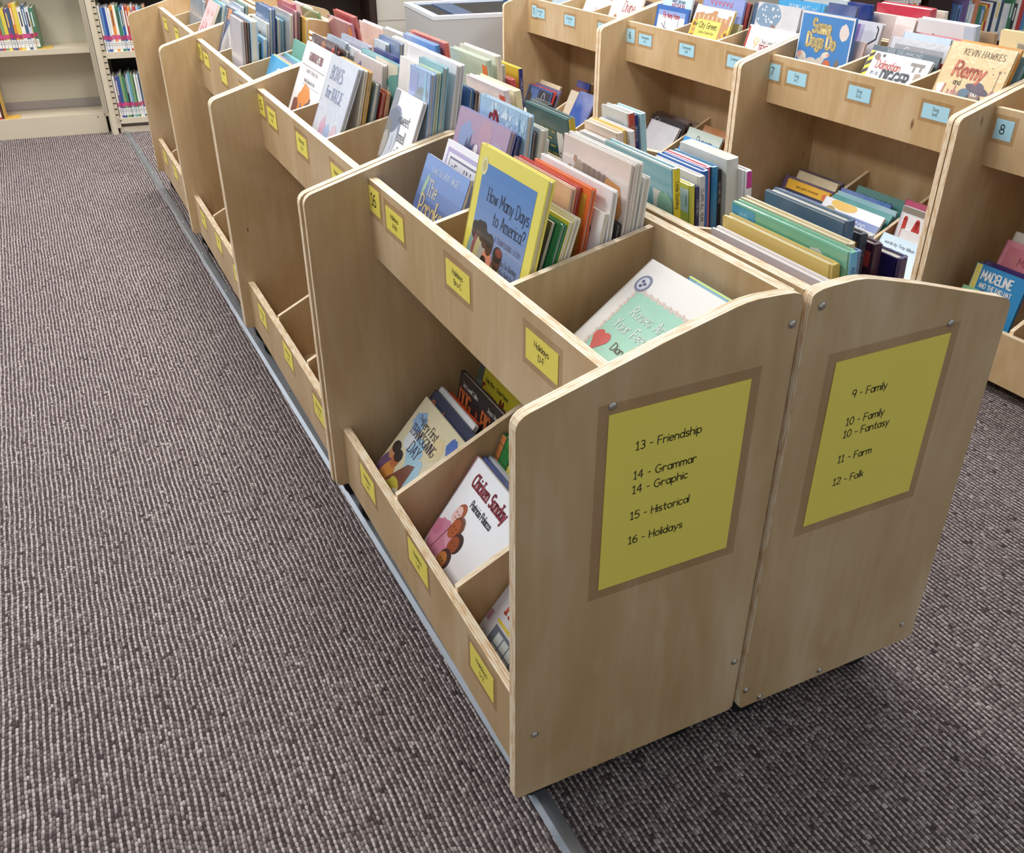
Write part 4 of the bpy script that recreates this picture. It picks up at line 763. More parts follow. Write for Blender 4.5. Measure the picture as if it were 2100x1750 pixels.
@art
def a_roses(P, T, w, h):
    P.rect(.032, .052, w-.05, h, 'a9dcc4')
    for i in range(24): P.ell(.028+i*.008, .050+.002*(i % 2), .0035, .0035, 'e6cfc2')
    for i in range(24): P.ell(.029+.002*(i % 2), .055+i*.008, .0035, .0035, 'e6cfc2')
    P.ell(.028, .040, .015, .015, '7f86a8'); P.ell(.028, .040, .011, .011, 'dfe0e8')
    for k in ((-.003, -.003), (.004, 0), (-.001, .005)): P.ell(.028+k[0], .04+k[1], .0035, .0028, '4c527c')
    T.txt('Roses Are Pink,', .058, .090, .017, 'f4f6f2', wt=.11, sx=.92); T.txt('Your Feet Really Stink', .048, .117, .017, 'f4f6f2', wt=.11, sx=.86)
    P.ell(.043, .140, .0105, .0105, 'd8564c'); P.ell(.058, .140, .0105, .0105, 'd8564c'); P.poly([(.033, .144), (.068, .144), (.0505, .166)], 'd8564c')
    T.txt('Diane deGroat', .082, .147, .0125, '6b5a38', wt=.12)
    P.poly([(.055, .185), (.10, .18), (.105, .235), (.06, .24)], 'f4f2ec'); P.line([(.08, .225), (.065, .205), (.07, .195), (.08, .2), (.088, .193), (.094, .202), (.08, .225)], .0012, 'd89a98')
    for k in range(9): P.line([(.125+k*.004, .225), (.12+k*.007, .195-.012*math.sin(k*.4))], .0009, '6a7878')
    P.rect(.034, .19, .018, .05, 'd8a070')
@art
def a_bluyel(P, T, w, h): P.rect(0, 0, w, .003, 'dfe84a'); P.rect(.02, .003, w, .02, '6fa8ba')
@art
def a_thanks(P, T, w, h):
    for i, (u, v, r, c) in enumerate(((.04, .05, .03, '8fb2d8'), (.09, .10, .035, '9cc4dc'), (.15, .06, .03, 'e2cfa0'), (.12, .135, .04, 'a8cfe0'), (.19, .03, .022, '4a6cb8'), (.05, .09, .025, 'd9dfe4'))): P.blob(u, v, r, c, i)
    T.txt('The', .030, .045, .011, '3a3038', wt=.1); T.txt('Very First', .050, .052, .020, '4a3a3c', wt=.09, sx=.72, serif=True); T.txt('THANKSGIVING', .028, .080, .022, '3a3450', wt=.09, sx=.68, serif=True); T.txt('DAY', .065, .112, .026, '3a3450', wt=.09, sx=.8, serif=True)
    for u, v, s, sk, b in ((.025, .135, 1.1, 'c88a5c', '6c4a6c'), (.050, .145, 1.1, 'b86a3c', 'd08a3c'), (.16, .165, 1.0, 'd8a070', 'e0c23c')): figure(P, u, v, s, sk, b)
    P.poly([(.06, .19), (.10, .13), (.125, .12), (.13, .20)], '7a4a38'); P.blob(.10, .20, .035, 'c9bb3c', 6); P.ell(.13, .205, .03, .02, 'e8e2cc', 20); P.ell(.165, .155, .02, .012, 'e3a63c')
@art
def a_duck(P, T, w, h):
    T.txt('Duck', .018, .060, .040, 'd9784a', wt=.1, sx=.75); P.ell(.125, .060, .019, .022, 'e6e4e0'); T.txt('&', .118, .069, .018, '45485c', wt=.1); T.txt('Co', .148, .075, .040, 'd9784a', wt=.1, sx=.75)
@art
def a_dug(P, T, w, h):
    T.txt('Jan Lowell Collins', .022, .026, .0105, 'e8e2da', wt=.13, sx=.8); T.txt('Joyce Ann', .15, .026, .0105, 'e8e2da', wt=.13, sx=.8)
    T.txt('DUG', .012, .078, .042, 'e0763a', wt=.15, sx=.6, serif=True, out=('4a2a1c', .03)); T.txt('&', .098, .078, .026, 'e0763a', wt=.12, sx=.7); T.txt('PIG', .128, .078, .042, 'e0763a', wt=.15, sx=.6, serif=True, out=('4a2a1c', .03))
@art
def a_excuse(P, T, w, h):
    P.rect(0, 0, .03, h, '4a5850'); P.blob(.02, .05, .02, '6c7c7c', 2); P.blob(w-.02, .08, .03, '4f5a56', 4)
    T.txt('Emily Mary - Daniel Parish', .045, .026, .009, '2c2a20', wt=.12, sx=.85); T.txt('Excuse Me', .036, .066, .032, '8c2420', wt=.16, sx=.64, serif=True); T.txt("I'm Trying", .050, .105, .032, '5a2a1c', wt=.16, sx=.64, serif=True)
@art
def a_chicken(P, T, w, h):
    T.txt('Chicken Sunday', .030, .048, .026, '9c2336', wt=.16, sx=.62, serif=True, out=('5c1420', .02)); T.txt('Patricia Polacco', .065, .080, .0155, '2c3036', wt=.13, sx=.62)
    P.blob(.035, .175, .045, 'd98aa6', 1); P.blob(.065, .155, .02, 'e3a2b8', 2); P.blob(.012, .16, .02, 'd07a98', 3)
    for u, v, rx, ry, hair, skin in ((.047, .108, .014, .020, 'a8542c', 'eec4bc'), (.064, .132, .017, .023, '7a4020', 'b5592c'), (.088, .155, .017, .021, '3c2422', 'a04e2a'), (.082, .195, .018, .02, '4a2a24', 'c07a3c')):
        P.ell(u+.004, v-.004, rx*1.12, ry*1.1, hair, 20); P.ell(u-.002, v+.003, rx*.9, ry*.95, skin, 15); P.ell(u-.006, v, .002, .0015, '2a1812'); P.ell(u+.004, v+.001, .002, .0015, '2a1812'); P.line([(u-.006, v+.009), (u, v+.011), (u+.005, v+.009)], .0012, '6a2018')
    P.line([(.03, .2), (.045, .15), (.05, .135)], .0012, '6a4a44'); P.line([(.066, .105), (.082, .108), (.09, .122)], .0007, 'a8a8ac')
@art
def a_tiles(P, T, w, h):
    P.rect(0, 0, .02, h, 'c8783c')
    for i in range(6): P.line([(0, .02+i*.03), (w, .02+i*.03)], .002, '1c4a26')
    for i in range(3): P.line([(.02+i*.035, 0), (.02+i*.035, h)], .002, '1c4a26')
    P.blob(.075, .05, .02, 'd8c83c', 3)
@art
def a_ha(P, T, w, h):
    T.txt('Happy', .03, .055, .030, 'dd5a3a', wt=.16, sx=.8, serif=True, out=('7a2a1c', .04)); T.txt('Home', .036, .095, .030, 'dd5a3a', wt=.16, sx=.8, serif=True, out=('7a2a1c', .04))
    P.rect(.03, .11, w, .006, 'e8d04a'); P.rect(.034, .12, w, .08, '6b7684'); P.rect(0, .11, .012, .02, 'c08a9c')
    for i in range(3):
        for j in range(2): P.rect(.05+i*.022, .126+j*.022, .019, .019, 'd3dcda')
    P.blob(.02, .16, .018, 'c8ccd4', 1)
@art
def a_grand(P, T, w, h):
    T.txt("GRANDDADDY'S TURN", .5*w, .042, .019, '8c4a58', wt=.13, sx=.5, al='c', serif=True); P.rect(.015, .058, w-.03, .0014, '5a4a50'); T.txt('A JOURNEY TO THE BALLOT BOX', .5*w, .074, .008, '8a7a80', wt=.12, sx=.7, al='c')
    T.txt('Michael S. Bandy and Eric Stein', .5*w, .098, .0085, '4a444c', wt=.12, sx=.65, al='c'); P.line([(.06, .105), (w-.02, .105)], .001, '8a8084')
    P.blob(w*.45, .175, .08, 'e08a2e', 3, 26, .3); P.blob(w*.2, .17, .03, '7a4a40', 5); P.ell(w*.62, .185, .032, .042, '5c3a34', 8); P.ell(w*.64, .195, .024, .034, '8a5a44', 8); P.ell(w*.66, .15, .008, .022, '5c3a34', 20); P.poly([(w*.4, .15), (w*.46, .165), (w*.44, .19), (w*.37, .185)], '5f6a9c'); P.blob(w*.88, .19, .022, 'a8482c', 7)
@art
def a_m(P, T, w, h):
    P.blob(w*.55, .03, .03, 'a86a4a', 2); T.txt('Maggie', .012, .040, .030, 'e6dfe0', wt=.12, sx=.6, serif=True); T.txt('Duke', w*.7, .062, .028, 'e6dfe0', wt=.12, sx=.6, serif=True); P.rect(w-.022, .01, .02, h, 'd9472e'); P.rect(w-.012, .012, .005, .05, '7a2018')
@art
def a_boxes(P, T, w, h):
    T.txt('BOXES', .03, .052, .030, 'aab3cc', wt=.13, sx=.8, serif=True); T.txt('for KATJE', .03, .095, .026, '9aa6c6', wt=.13, sx=.8, serif=True)
    for i, (u, v, r, c) in enumerate(((.07, .17, .025, 'c8a0b8'), (.11, .19, .03, '9ab0d8'), (.16, .18, .03, 'd0b4c4'), (.05, .20, .02, '8a9cc8'))): P.blob(u, v, r, c, i, sy=1.5)
@art
def a_dino(P, T, w, h): P.blob(w*.22, .035, .026, '7a6c98', 2, 18, .5, .8); P.blob(w*.3, .05, .018, '5c4a70', 4, 16, .5); P.blob(w*.7, .09, .05, 'c9b8b0', 6)
@art
def a_tealc(P, T, w, h):
    P.rect(w*.42, 0, w*.58, h, 'ddd9c4'); P.poly([(w, .02), (w*.8, .03), (w*.72, .05), (w*.8, .06), (w*.7, .08), (w*.8, .1), (w, .1)], '5fa39c'); P.blob(w*.62, .05, .022, 'd8c690', 3)
@art
def a_sweet(P, T, w, h):
    P.rect(0, 0, w*.20, .05, '7f848e'); P.ell(w*.24, .085, .040, .056, '75819e', 10); P.ell(w*.26, .105, .030, .046, 'bfc5d3', 12); P.ell(w*.20, .062, .034, .026, '56607a', -15); P.ell(w*.06, .105, .024, .045, '6a655f', 10); P.ell(w*.07, .115, .016, .03, 'a09a92', 10)
    P.blob(w*.12, .19, .05, '57524e', 4); P.line([(w*.32, .09), (w*.35, .105), (w*.33, .12)], .0014, '56607a')
    T.txt('a', w*.38, .058, .011, '4c4c58', wt=.1, serif=True); T.txt('sweet', w*.44, .061, .022, '454551', wt=.085, sx=.72, serif=True); T.txt('smell', w*.50, .095, .022, '454551', wt=.085, sx=.72, serif=True); T.txt('of roses', w*.50, .128, .022, '454551', wt=.085, sx=.72, serif=True)
@art
def a_sky(P, T, w, h):
    P.rect(0, .01, w*.42, h*.6, 'a8b2e2'); P.blob(w*.62, .085, .055, '97a5ac', 3, sy=1.2); P.rect(0, .15, w, .03, '7f92b8'); P.blob(w*.34, .145, .014, '6a5a8c', 2); P.rect(w-.03, .003, .012, h, 'a2d2ee')
@art
def a_tealbox(P, T, w, h): P.rect(.035, .03, w-.05, h, '4f6f80'); P.rect(.038, .033, w-.056, h, '7fb4cc'); T.txt('The', .05, .048, .012, '2c3a48', wt=.14); T.line([(.09, .055), (.15, .052)], .003, '3a4a58')
@art
def a_comic(P, T, w, h):
    P.rect(.0, 0, .05, .09, '22345c'); P.rect(.05, .005, .055, .035, 'e08a50'); P.poly([(.03, .12), (.12, .03), (w, .1), (w, h), (.02, h)], 'c4c6ca')
    for i in range(7): P.line([(.06+.014*i, .20), (.08+.02*i, .13+.012*(i % 3)), (.09+.018*i, .08+.01*i)], .004+.002*(i % 3), '2a2c30')
    for i, c in enumerate('TUBE'): T.txt(c, .020, .03+.026*i, .020, 'f0f0ee', wt=.15)
@art
def a_ez(P, T, w, h):
    for i, c in enumerate('FRITZ'): T.txt(c, .03+.024*i, .055+.008*abs(i-1.5)**1.4, .032, '33343a', wt=.16, sx=.7)
    P.ell(w*.35, .12, .05, .05, 'b9d3e0')
@art
def a_letters(P, T, w, h):
    P.blob(w*.5, .10, .105, 'f2f1f4', 5, 40, .22, .75)
    rd = random.Random(2)
    for i in range(16): u, v = .05+rd.random()*(w-.11), .06+rd.random()*.07; P.line([(u, v), (u+.008, v+.02), (u+.016, v+.002), (u+.02, v+.022)], .003, rd.choice(['5a6ab0', '7a86c0', 'b88ab0', '4a78c0']))
@art
def a_tealpic(P, T, w, h): P.rect(.02, .05, w-.04, h, 'dfe3dd'); P.rect(.025, .055, w-.05, h, 'a7abb4'); P.blob(w*.5, .11, .045, 'd3a9b0', 2)
@art
def a_pink(P, T, w, h):
    rd = random.Random(7)
    for i in range(26): u, v = .02+rd.random()*(w-.05), .02+rd.random()*.14; P.line([(u, v), (u+.012, v+.008), (u+.004, v+.016)], .003, rd.choice(['c85a74', 'd88a98', 'b8506c']))
@art
def a_zebra(P, T, w, h):
    for i in range(5): P.line([(.01+.02*i, .2), (.03+.03*i, .13), (.09+.02*i, .09+.01*i), (.12+.03*i, .03)], .006, '4a4648')
@art
def a_dkgreen(P, T, w, h):
    rd = random.Random(3)
    for j in range(4):
        u = .06
        while u < w-.065: l = .008+rd.random()*.014; T.line([(u, .038+.014*j), (u+l, .038+.014*j)], .0045, '9c9450'); u += l+.008
    barcode(P, w-.052, .035, .024, .13); P.rect(0, .0, w, .0025, '7fc4c4')
@art
def a_pale(P, T, w, h): P.rect(.02, .02, w-.04, h, 'c0c5c6'); P.rect(w-.06, .06, .018, .026, 'eceae8')
@art
def a_tealbar(P, T, w, h): P.rect(0, 0, w, .003, 'cfe6e0'); barcode(P, w-.056, .045, .024, .11); P.blob(w-.02, .07, .03, '8dc0a8', 4)
@art
def a_yelspine(P, T, w, h): P.rect(w-.03, .008, .028, .04, 'e9e6da'); P.rect(w-.01, .018, .002, .02, '3a3430')
@art
def a_clams(P, T, w, h): P.rect(w*.12, .006, w*.42, .045, 'b5382f')
@art
def a_whitered(P, T, w, h): P.rect(.03, .012, w-.07, h, 'd9564a'); P.rect(.012, .014, .03, .03, 'c88aa4'); P.rect(w-.05, .02, .05, .03, 'f2eff0')
@art
def a_yelblack(P, T, w, h): P.rect(w*.35, .03, w*.45, h, '2c2826'); P.rect(w*.35, .033, w*.44, h, 'cfc9c4')
@art
def a_mint(P, T, w, h): P.rect(0, .004, .055, .05, '4aa6cf'); P.blob(.03, .03, .02, '7cc6e2', 2); P.blob(w-.06, .03, .02, 'dfe9e2', 5); P.rect(0, 0, w, .0025, '8fe0c4')
@art
def a_greyblue(P, T, w, h): P.rect(w-.085, .04, .03, .022, 'e2e2de'); P.rect(0, 0, w, .003, 'b7c0c8')
def tape(c):
    def f(P, T, w, h): P.rect(w-.028, .012, .028, .024, c)
    return f
ART.update(gr=tape('ee7420'), wr=tape('d8432e'), bt=tape('6fbbd6'), ot=tape('e08a3c'), tape=tape('d98a34'), redtape=tape('b5382c'))
@art
def a_barc(P, T, w, h): P.rect(w*.45, .03, .045, .022, 'd8d0bc'); [P.rect(w*.45+.004+.004*i, .033, .002, .014, '55504a') for i in range(9)]
@art
def a_madeline(P, T, w, h):
    P.rect(0, 0, .020, h, 'e3d872'); T.txt('MADELINE', .028, .040, .026, 'f2f3f0', wt=.17, sx=.72); T.txt('AND THE BAD HAT', .030, .064, .014, 'f2f3f0', wt=.16, sx=.72)
    P.blob(.045, .085, .02, '27466e', 3); P.poly([(.075, .095), (.095, .075), (.115, .095), (.112, .13), (.078, .13)], 'e9e5da')
    for i in range(4): P.rect(.081+.009*i, .097, .003, .03, '5a5550')
    P.rect(.093, .095, .004, .03, 'a8322c'); P.blob(.09, .155, .05, '3d4f70', 6, sy=.5); P.ell(.14, .09, .004, .006, 'dfe4e8'); P.ell(.04, .078, .005, .005, 'f0f0ea')
@art
def a_greenp(P, T, w, h):
    P.rect(.03, .02, w-.05, h, '8f95a4'); [P.blob(.04+.012*i, .032+.004*(i % 3), .007, ('eceae8', 'b9a4c8', '3a3c44')[i % 3], i) for i in range(9)]
@art
def a_pinkm(P, T, w, h): P.rect(.012, .016, w, h, 'c96f7f'); T.txt('The', .03, .055, .016, 'd8a08c', wt=.1); T.txt('Mo', .06, .06, .022, '9c2c40', wt=.09)
@art
def a_somedogs(P, T, w, h):
    P.rect(.006, .008, w-.012, h, '3f86cb'); P.rect(0, 0, .006, h, 'f0eef0'); P.rect(0, 0, w, .008, 'e9e4e4'); P.rect(w-.006, 0, .006, h, 'f0eef0')
    T.txt('Some', w*.42, .062, .040, 'efe0a4', wt=.22, sx=.72, al='c', out=('c08a2c', .08)); T.txt('Dogs Do', w*.45, .108, .040, 'efe0a4', wt=.22, sx=.72, al='c', out=('c08a2c', .08))
    P.blob(w*.84, .050, .024, 'e6dad6', 3, 16, .2, 1.2)
    for u, v, rx, ry, c, r in ((.30, .175, .040, .030, 'd9cfc0', -20), (.12, .145, .024, .016, 'e6ddd2', 10), (.08, .140, .010, .012, 'e0a8a0', 10), (.17, .155, .020, .009, 'e0d7ca', 30), (.52, .142, .010, .022, 'd9d0c4', 20), (.58, .128, .016, .010, 'e6ddd2', -15), (.62, .127, .007, .006, 'e0a8a0', 0),
                             (.46, .165, .016, .026, 'd8cdbf', 10), (.62, .160, .018, .018, 'd9714a', -25), (.60, .190, .036, .022, 'e2d9cc', 15), (.57, .195, .012, .013, '8a5a34', 0), (.575, .197, .005, .006, '2c1c14', 0), (.80, .155, .010, .020, '8a7a70', 8), (.88, .165, .012, .016, 'e2d9d0', 15)):
        P.ell(w*u, v, rx, ry, c, r)
@art
def a_digger(P, T, w, h):
    P.rect(0, 0, .020, h, 'eed52c')
    for i in range(8): P.poly([(0, .012+.026*i), (.020, .0+.026*i), (.020, .013+.026*i), (0, .025+.026*i)], '22201c')
    P.rect(.020, 0, .004, h, 'f0f2f4'); P.blob(.036, .016, .013, '8a7466', 2); P.blob(.06, .010, .006, '4a4644', 3)
    T.txt('Dalmatian', .045, .050, .026, 'd9776a', wt=.13, sx=.72); T.txt('in a', .038, .072, .015, '5a6470', wt=.11); T.txt('DIGGER', .082, .090, .036, '565c64', wt=.2, sx=.72, serif=True, out=('2c3036', .03))
    P.rect(w*.70, .014, .055, .010, '8c847c'); P.rect(w*.76, .02, .008, .022, '8c847c'); P.rect(w*.86, .02, .008, .018, '8c847c'); P.blob(w-.03, .055, .016, 'a89688', 5); P.rect(w*.55, .10, .018, .02, 'e8b840')
@art
def a_ree(P, T, w, h): P.rect(0, .003, w, .016, '5f6c76'); T.txt('REE DRUMMOND', w*.5, .016, .0115, 'c6ced4', wt=.15, sx=1.1, al='c', gap=.34)
@art
def a_gaston(P, T, w, h): P.rect(.02, .02, w-.035, h, 'a9a7ac'); T.txt('Gaston', w*.50, .062, .036, 'f6f6f6', wt=.09, sx=.85, al='c', sh=.25)
@art
def a_remy(P, T, w, h):
    T.txt('KEVIN HAWKES', w*.56, .032, .0165, '6b5c44', wt=.085, sx=.9, al='c', serif=True, gap=.26, sh=.1)
    T.txt('Remy', w*.20, .092, .040, 'd97a5c', wt=.17, sx=.9, sh=.15, out=('b5503c', .04)); T.txt('and', w*.27, .115, .016, '4a4440', wt=.1, sx=.8); T.txt('Lulu', w*.14, .155, .036, 'cf8f8c', wt=.15, sx=.8, sh=.15)
    P.blob(.022, .13, .016, 'f2efec', 3); P.blob(.02, .16, .018, 'efeaea', 5); P.ell(w*.52, .150, .034, .030, '5f7c90', 20); P.blob(w*.40, .20, .028, '54708a', 2)
    P.poly([(w*.42, h), (w*.45, .19), (w*.6, .168), (w*.82, .185), (w*.80, h)], '9484a4'); P.line([(w*.74, .19), (w*.86, .17), (w*.88, .135)], .020, '8f80a0'); P.ell(w*.89, .122, .008, .010, 'b88a80'); P.line([(w*.89, .12), (w*.885, .065)], .0022, '8a6a68'); P.ell(w*.885, .062, .004, .004, '8a6a5c')
    P.ell(w*.655, .150, .026, .026, '3c3840'); P.ell(w*.655, .135, .018, .014, '9c7c70'); P.ell(w*.625, .132, .006, .006, 'e6e0da'); P.ell(w*.67, .132, .006, .006, 'e6e0da'); P.ell(w*.625, .133, .002, .002, '1c1a1c'); P.ell(w*.67, .133, .002, .002, '1c1a1c')
    P.ell(w*.66, .118, .042, .012, '5a5060', 10); P.ell(w*.66, .112, .022, .014, '64586c', 8); P.poly([(w*.44, .09), (w*.45, .07), (w*.457, .09)], '5f7c90')
    for u, v in ((.76, .055), (.80, .07), (.95, .06)): P.ell(w*u, v, .003, .0012, '8a7a5c')
@art
def a_rainbow(P, T, w, h):
    for i, c in enumerate(('5a6a94', '8a8c84', 'd8cfae', 'cc5a30', '6a3a6c', '7a5aa0', 'b5acc8')): P.rect(w*.30+i*.017, .012, .015, .055, c)
    P.line([(w-.02, .012), (w-.012, .02), (w-.012, .05), (w-.05, .075), (w-.07, .12)], .005, '2a2628')
@art
def a_blueframe(P, T, w, h):
    P.rect(.018, .018, w-.036, h, 'dfe6f2'); P.rect(.018, .018, w-.036, .02, '8fa8dc'); T.txt('Fly Away Home', w*.5, .044, .020, 'c8444c', wt=.13, sx=.68, al='c')
    P.line([(.07, h), (.072, .06)], .004, '5f5a60'); P.line([(.05, .07), (.072, .085), (.11, .09)], .003, '5f5a60'); P.line([(w-.06, h), (w-.06, .05)], .003, '6c6a74'); P.blob(.105, .125, .020, '9c4a2c', 2, sy=1.4); P.ell(.108, .115, .006, .006, '3a2218')
@art
def a_arthur(P, T, w, h): T.txt('MARC BROWN', w*.55, .022, .011, '34486c', wt=.13, al='c'); T.txt('ARTHUR', w*.55, .046, .020, 'c44a58', wt=.14, al='c', serif=True)
@art
def a_citygreen(P, T, w, h):
    P.rect(0, 0, w, .055, 'cfd8e2'); P.poly([(.01, .03), (.06, .022), (.06, .03), (.11, .02), (.115, .012), (.14, .012), (.14, .03), (w-.01, .02), (w-.01, .12), (.01, .12)], 'bd8a5e')
    for i in range(7): P.rect(.03+i*.028, .032, .008, .016, 'dcc4a4')
    P.rect(.150, .008, .06, .025, 'dfe4ea'); P.rect(.032, .048, .150, .068, 'b5963c'); P.rect(.034, .050, .146, .064, 'efe46c'); T.txt('City Green', .107, .080, .022, '4a2c1c', wt=.13, sx=.82, al='c', serif=True); T.txt('DyAnne DiSalvo-Ryan', .107, .100, .010, '6c5c2c', wt=.11, sx=.8, al='c')
    for i, (u, v) in enumerate(((.02, .07), (.02, .115), (.19, .125), (w-.03, .13), (.045, .14), (w-.015, .09))): P.blob(u, v, .022, 'e3b23c', i, 18, .4); P.ell(u, v, .009, .008, '7a4a24')
    P.blob(.10, .13, .016, '3c3028', 3); P.blob(.125, .135, .016, '342a26', 4); P.poly([(.028, .07), (.045, .06), (.035, .08)], '4c7a3c')
@art
def a_bus(P, T, w, h): P.rect(.02, .06, w-.04, h, '7684bc'); [P.line([(.05+.024*i, .018), (.058+.024*i, .03+.004*(i % 2)), (.066+.024*i, .016)], .004, 'cf5a70') for i in range(6)]; [P.line([(.07+.024*i, .044), (.076+.024*i, .058), (.086+.024*i, .046)], .004, 'cf5a70') for i in range(5)]
@art
def a_texture(P, T, w, h):
    P.rect(.0, .006, .010, h, 'c23c34'); P.blob(.062, .055, .018, 'e0c4a0', 2); P.ell(.062, .052, .010, .011, 'e9d8c0'); P.rect(.056, .07, .008, .018, 'd8c0a4'); T.txt('Think Learn About', .088, .058, .013, '9a948c', wt=.11, sx=.75); T.txt('TEXTURE', .082, .087, .023, 'a83834', wt=.16, sx=.75, sh=.12); P.blob(.08, .13, .04, 'c4693c', 6, 22, .3, .6); P.line([(.10, .12), (.125, .112)], .008, 'c4693c')
@art
def a_flag(P, T, w, h):
    P.blob(.065, .04, .075, '7b98b4', 3, 24, .2, .7); rd = random.Random(3)
    for i in range(20): u, v = .015+rd.random()*.11, .012+rd.random()*.055; P.ell(u, v, .0045, .0045, 'e6eaee', n=5)
    P.blob(.105, .085, .018, '8a6c60', 4); P.rect(0, .085, w, .035, '5a3c40'); P.rect(0, .115, w, .05, '6c4a4c')
@art
def a_matt(P, T, w, h): T.txt('READING MATT and', w*.55, .030, .014, 'd3ecf6', wt=.15, sx=.9, al='c'); P.rect(w-.045, .035, .012, .03, 'e3f0f4'); P.rect(w-.02, 0, .004, h, '2a78ac')
@art
def a_ellen(P, T, w, h): T.txt('Ellen Christelow', .05, .095, .013, '5a6c7c', wt=.11, sx=.8); [P.line([(.10+.02*i, .04), (.108+.02*i, .055), (.116+.02*i, .042)], .003, 'd86a70') for i in range(6)]
@art
def a_divine(P, T, w, h):
    T.txt('Divine', w*.62, .062, .044, 'b04a5c', wt=.07, sx=.7, al='c', sh=.15, serif=True); P.poly([(.02, .15), (.025, .11), (.055, .075), (.085, .105), (.09, .15)], 'b07a52'); P.ell(.055, .115, .022, .026, '9c6a46'); P.ell(.055, .115, .008, .010, 'c89a72'); P.rect(.02, .145, .08, .01, '8a5c3c'); P.rect(w*.6, .13, .05, .006, 'c4b8b4')
@art
def a_coons(P, T, w, h):
    P.rect(0, .035, w, h, '252c48'); T.txt('scary goofy and mischief', .5*w, .022, .008, '7a5a24', wt=.13, al='c'); T.txt('COONS', w*.5, .085, .036, '4fa4b4', wt=.16, al='c', out=('8fd0d8', .05))
    for u, v in ((.02, .05), (.09, .055), (.14, .075), (.16, .05)): P.poly([(u+.007*math.cos(PI*i/5-PI/2)*(1 if i % 2 == 0 else .45), v+.007*math.sin(PI*i/5-PI/2)*(1 if i % 2 == 0 else .45)) for i in range(10)], 'e3c46a')
    P.ell(w-.02, .022, .012, .012, 'd86a3c')
@art
def a_ball(P, T, w, h): P.ell(w*.35, .012, .06, .018, 'e3b84a'); P.rect(.0, .035, w, h, '4a66aa'); P.ell(.045, .045, .026, .020, 'a08c4c'); T.txt('A BALL FOR', w*.54, .073, .026, 'e6e9f2', wt=.09, sx=.8, al='c')
@art
def a_amos(P, T, w, h): P.ell(w*.2, .04, .05, .02, '3c7a78'); T.txt('AMOS', w*.56, .052, .028, '1e2426', wt=.2, al='c')
@art
def a_dogvs(P, T, w, h): T.txt('words by Troy Wilson', .022, .030, .010, '3c4a5c', wt=.12); T.txt('DOG', .055, .080, .034, 'e4e48c', wt=.2, sx=.9, out=('4a5030', .08)); T.txt('VS.', .075, .110, .018, 'd8dc7c', wt=.18, out=('4a5030', .07)); P.ell(.12, .14, .05, .026, 'b0463c'); P.ell(.12, .155, .045, .026, '8fb07c')
@art
def a_la(P, T, w, h):
    P.rect(.0, .0, w, .02, '8c8478'); P.rect(.012, .024, w, h, 'f0eef0'); T.txt('LA', .024, .098, .062, 'c2352f', wt=.26, sx=.8); P.rect(.008, .118, w, .04, '34427c')
    for i in range(4): P.poly([(.022+.032*i, .135), (.03+.032*i, .122), (.038+.032*i, .135)], 'dfe3ea')
@art
def a_script(P, T, w, h): T.txt('Story', w*.32, .050, .040, 'c9c9cc', wt=.07, sx=.9, al='c', sh=.25)
@art
def a_oval(P, T, w, h): P.rect(0, .062, w, h, '2a3c86'); T.txt('Duncan', w*.55, .056, .030, '2c3a5c', wt=.09, sx=.9, al='c', sh=.2)
@art
def a_qbook(P, T, w, h):
    P.rect(.012, .010, w-.02, h, '20263a'); P.rect(.03, .012, w*.35, h, '46659c'); P.blob(.035, .06, .03, '3a2e30', 2); T.txt('Q', w*.70, .105, .085, 'e0dfe2', wt=.03, sx=.5, al='c')
@art
def a_dinow(P, T, w, h):
    P.blob(w*.32, .06, .03, '2c4a94', 3, 14, .5, .7); P.poly([(w*.46, .08), (w*.52, .06), (w*.56, .05), (w*.58, .085)], 'c24430'); P.blob(w*.70, .07, .022, 'd2be3c', 5, 16, .35, .9); P.line([(w*.84, .05), (w*.84, .08)], .002, '4a5a78'); P.rect(w-.04, .004, .04, h, 'bcd0e2')
SPINE = {'dkgreen': ('d3b43c', None), 'pale': ('c0503c', ('SET TO SEA', 'f0d8a8')), 'spn': ('2c3c84', ('NEW BOOK', 'dfe2ea')), 'tealbar': ('e5cc28', ('Little Duckling', '3c3418')), 'cohen': ('2a3068', ('COHEN MILES', 'd6d8e4')), 'clams': ('dcdada', ('CLAMS ALL YEAR', '3a3a40')),
         'blkspine': ('1e1c22', ('THE FAMILY TREE', 'cfccd0')), 'magenta': ('eeeef0', None), 'mint': ('6fb2d6', ('AUTUMN DANCE', '2c5c9c')), 'yelblack': ('dcc06c', ('HOW WE', '7a6030')), 'navysp': ('2a2f86', ('CORNELIA COMPANY', 'dfe0ec')), 'tape': ('4a4f58', ('THE FOUR', '8a9098')), 'redtape': ('43203a', None), 'dinow': ('bcd0e2', None)}

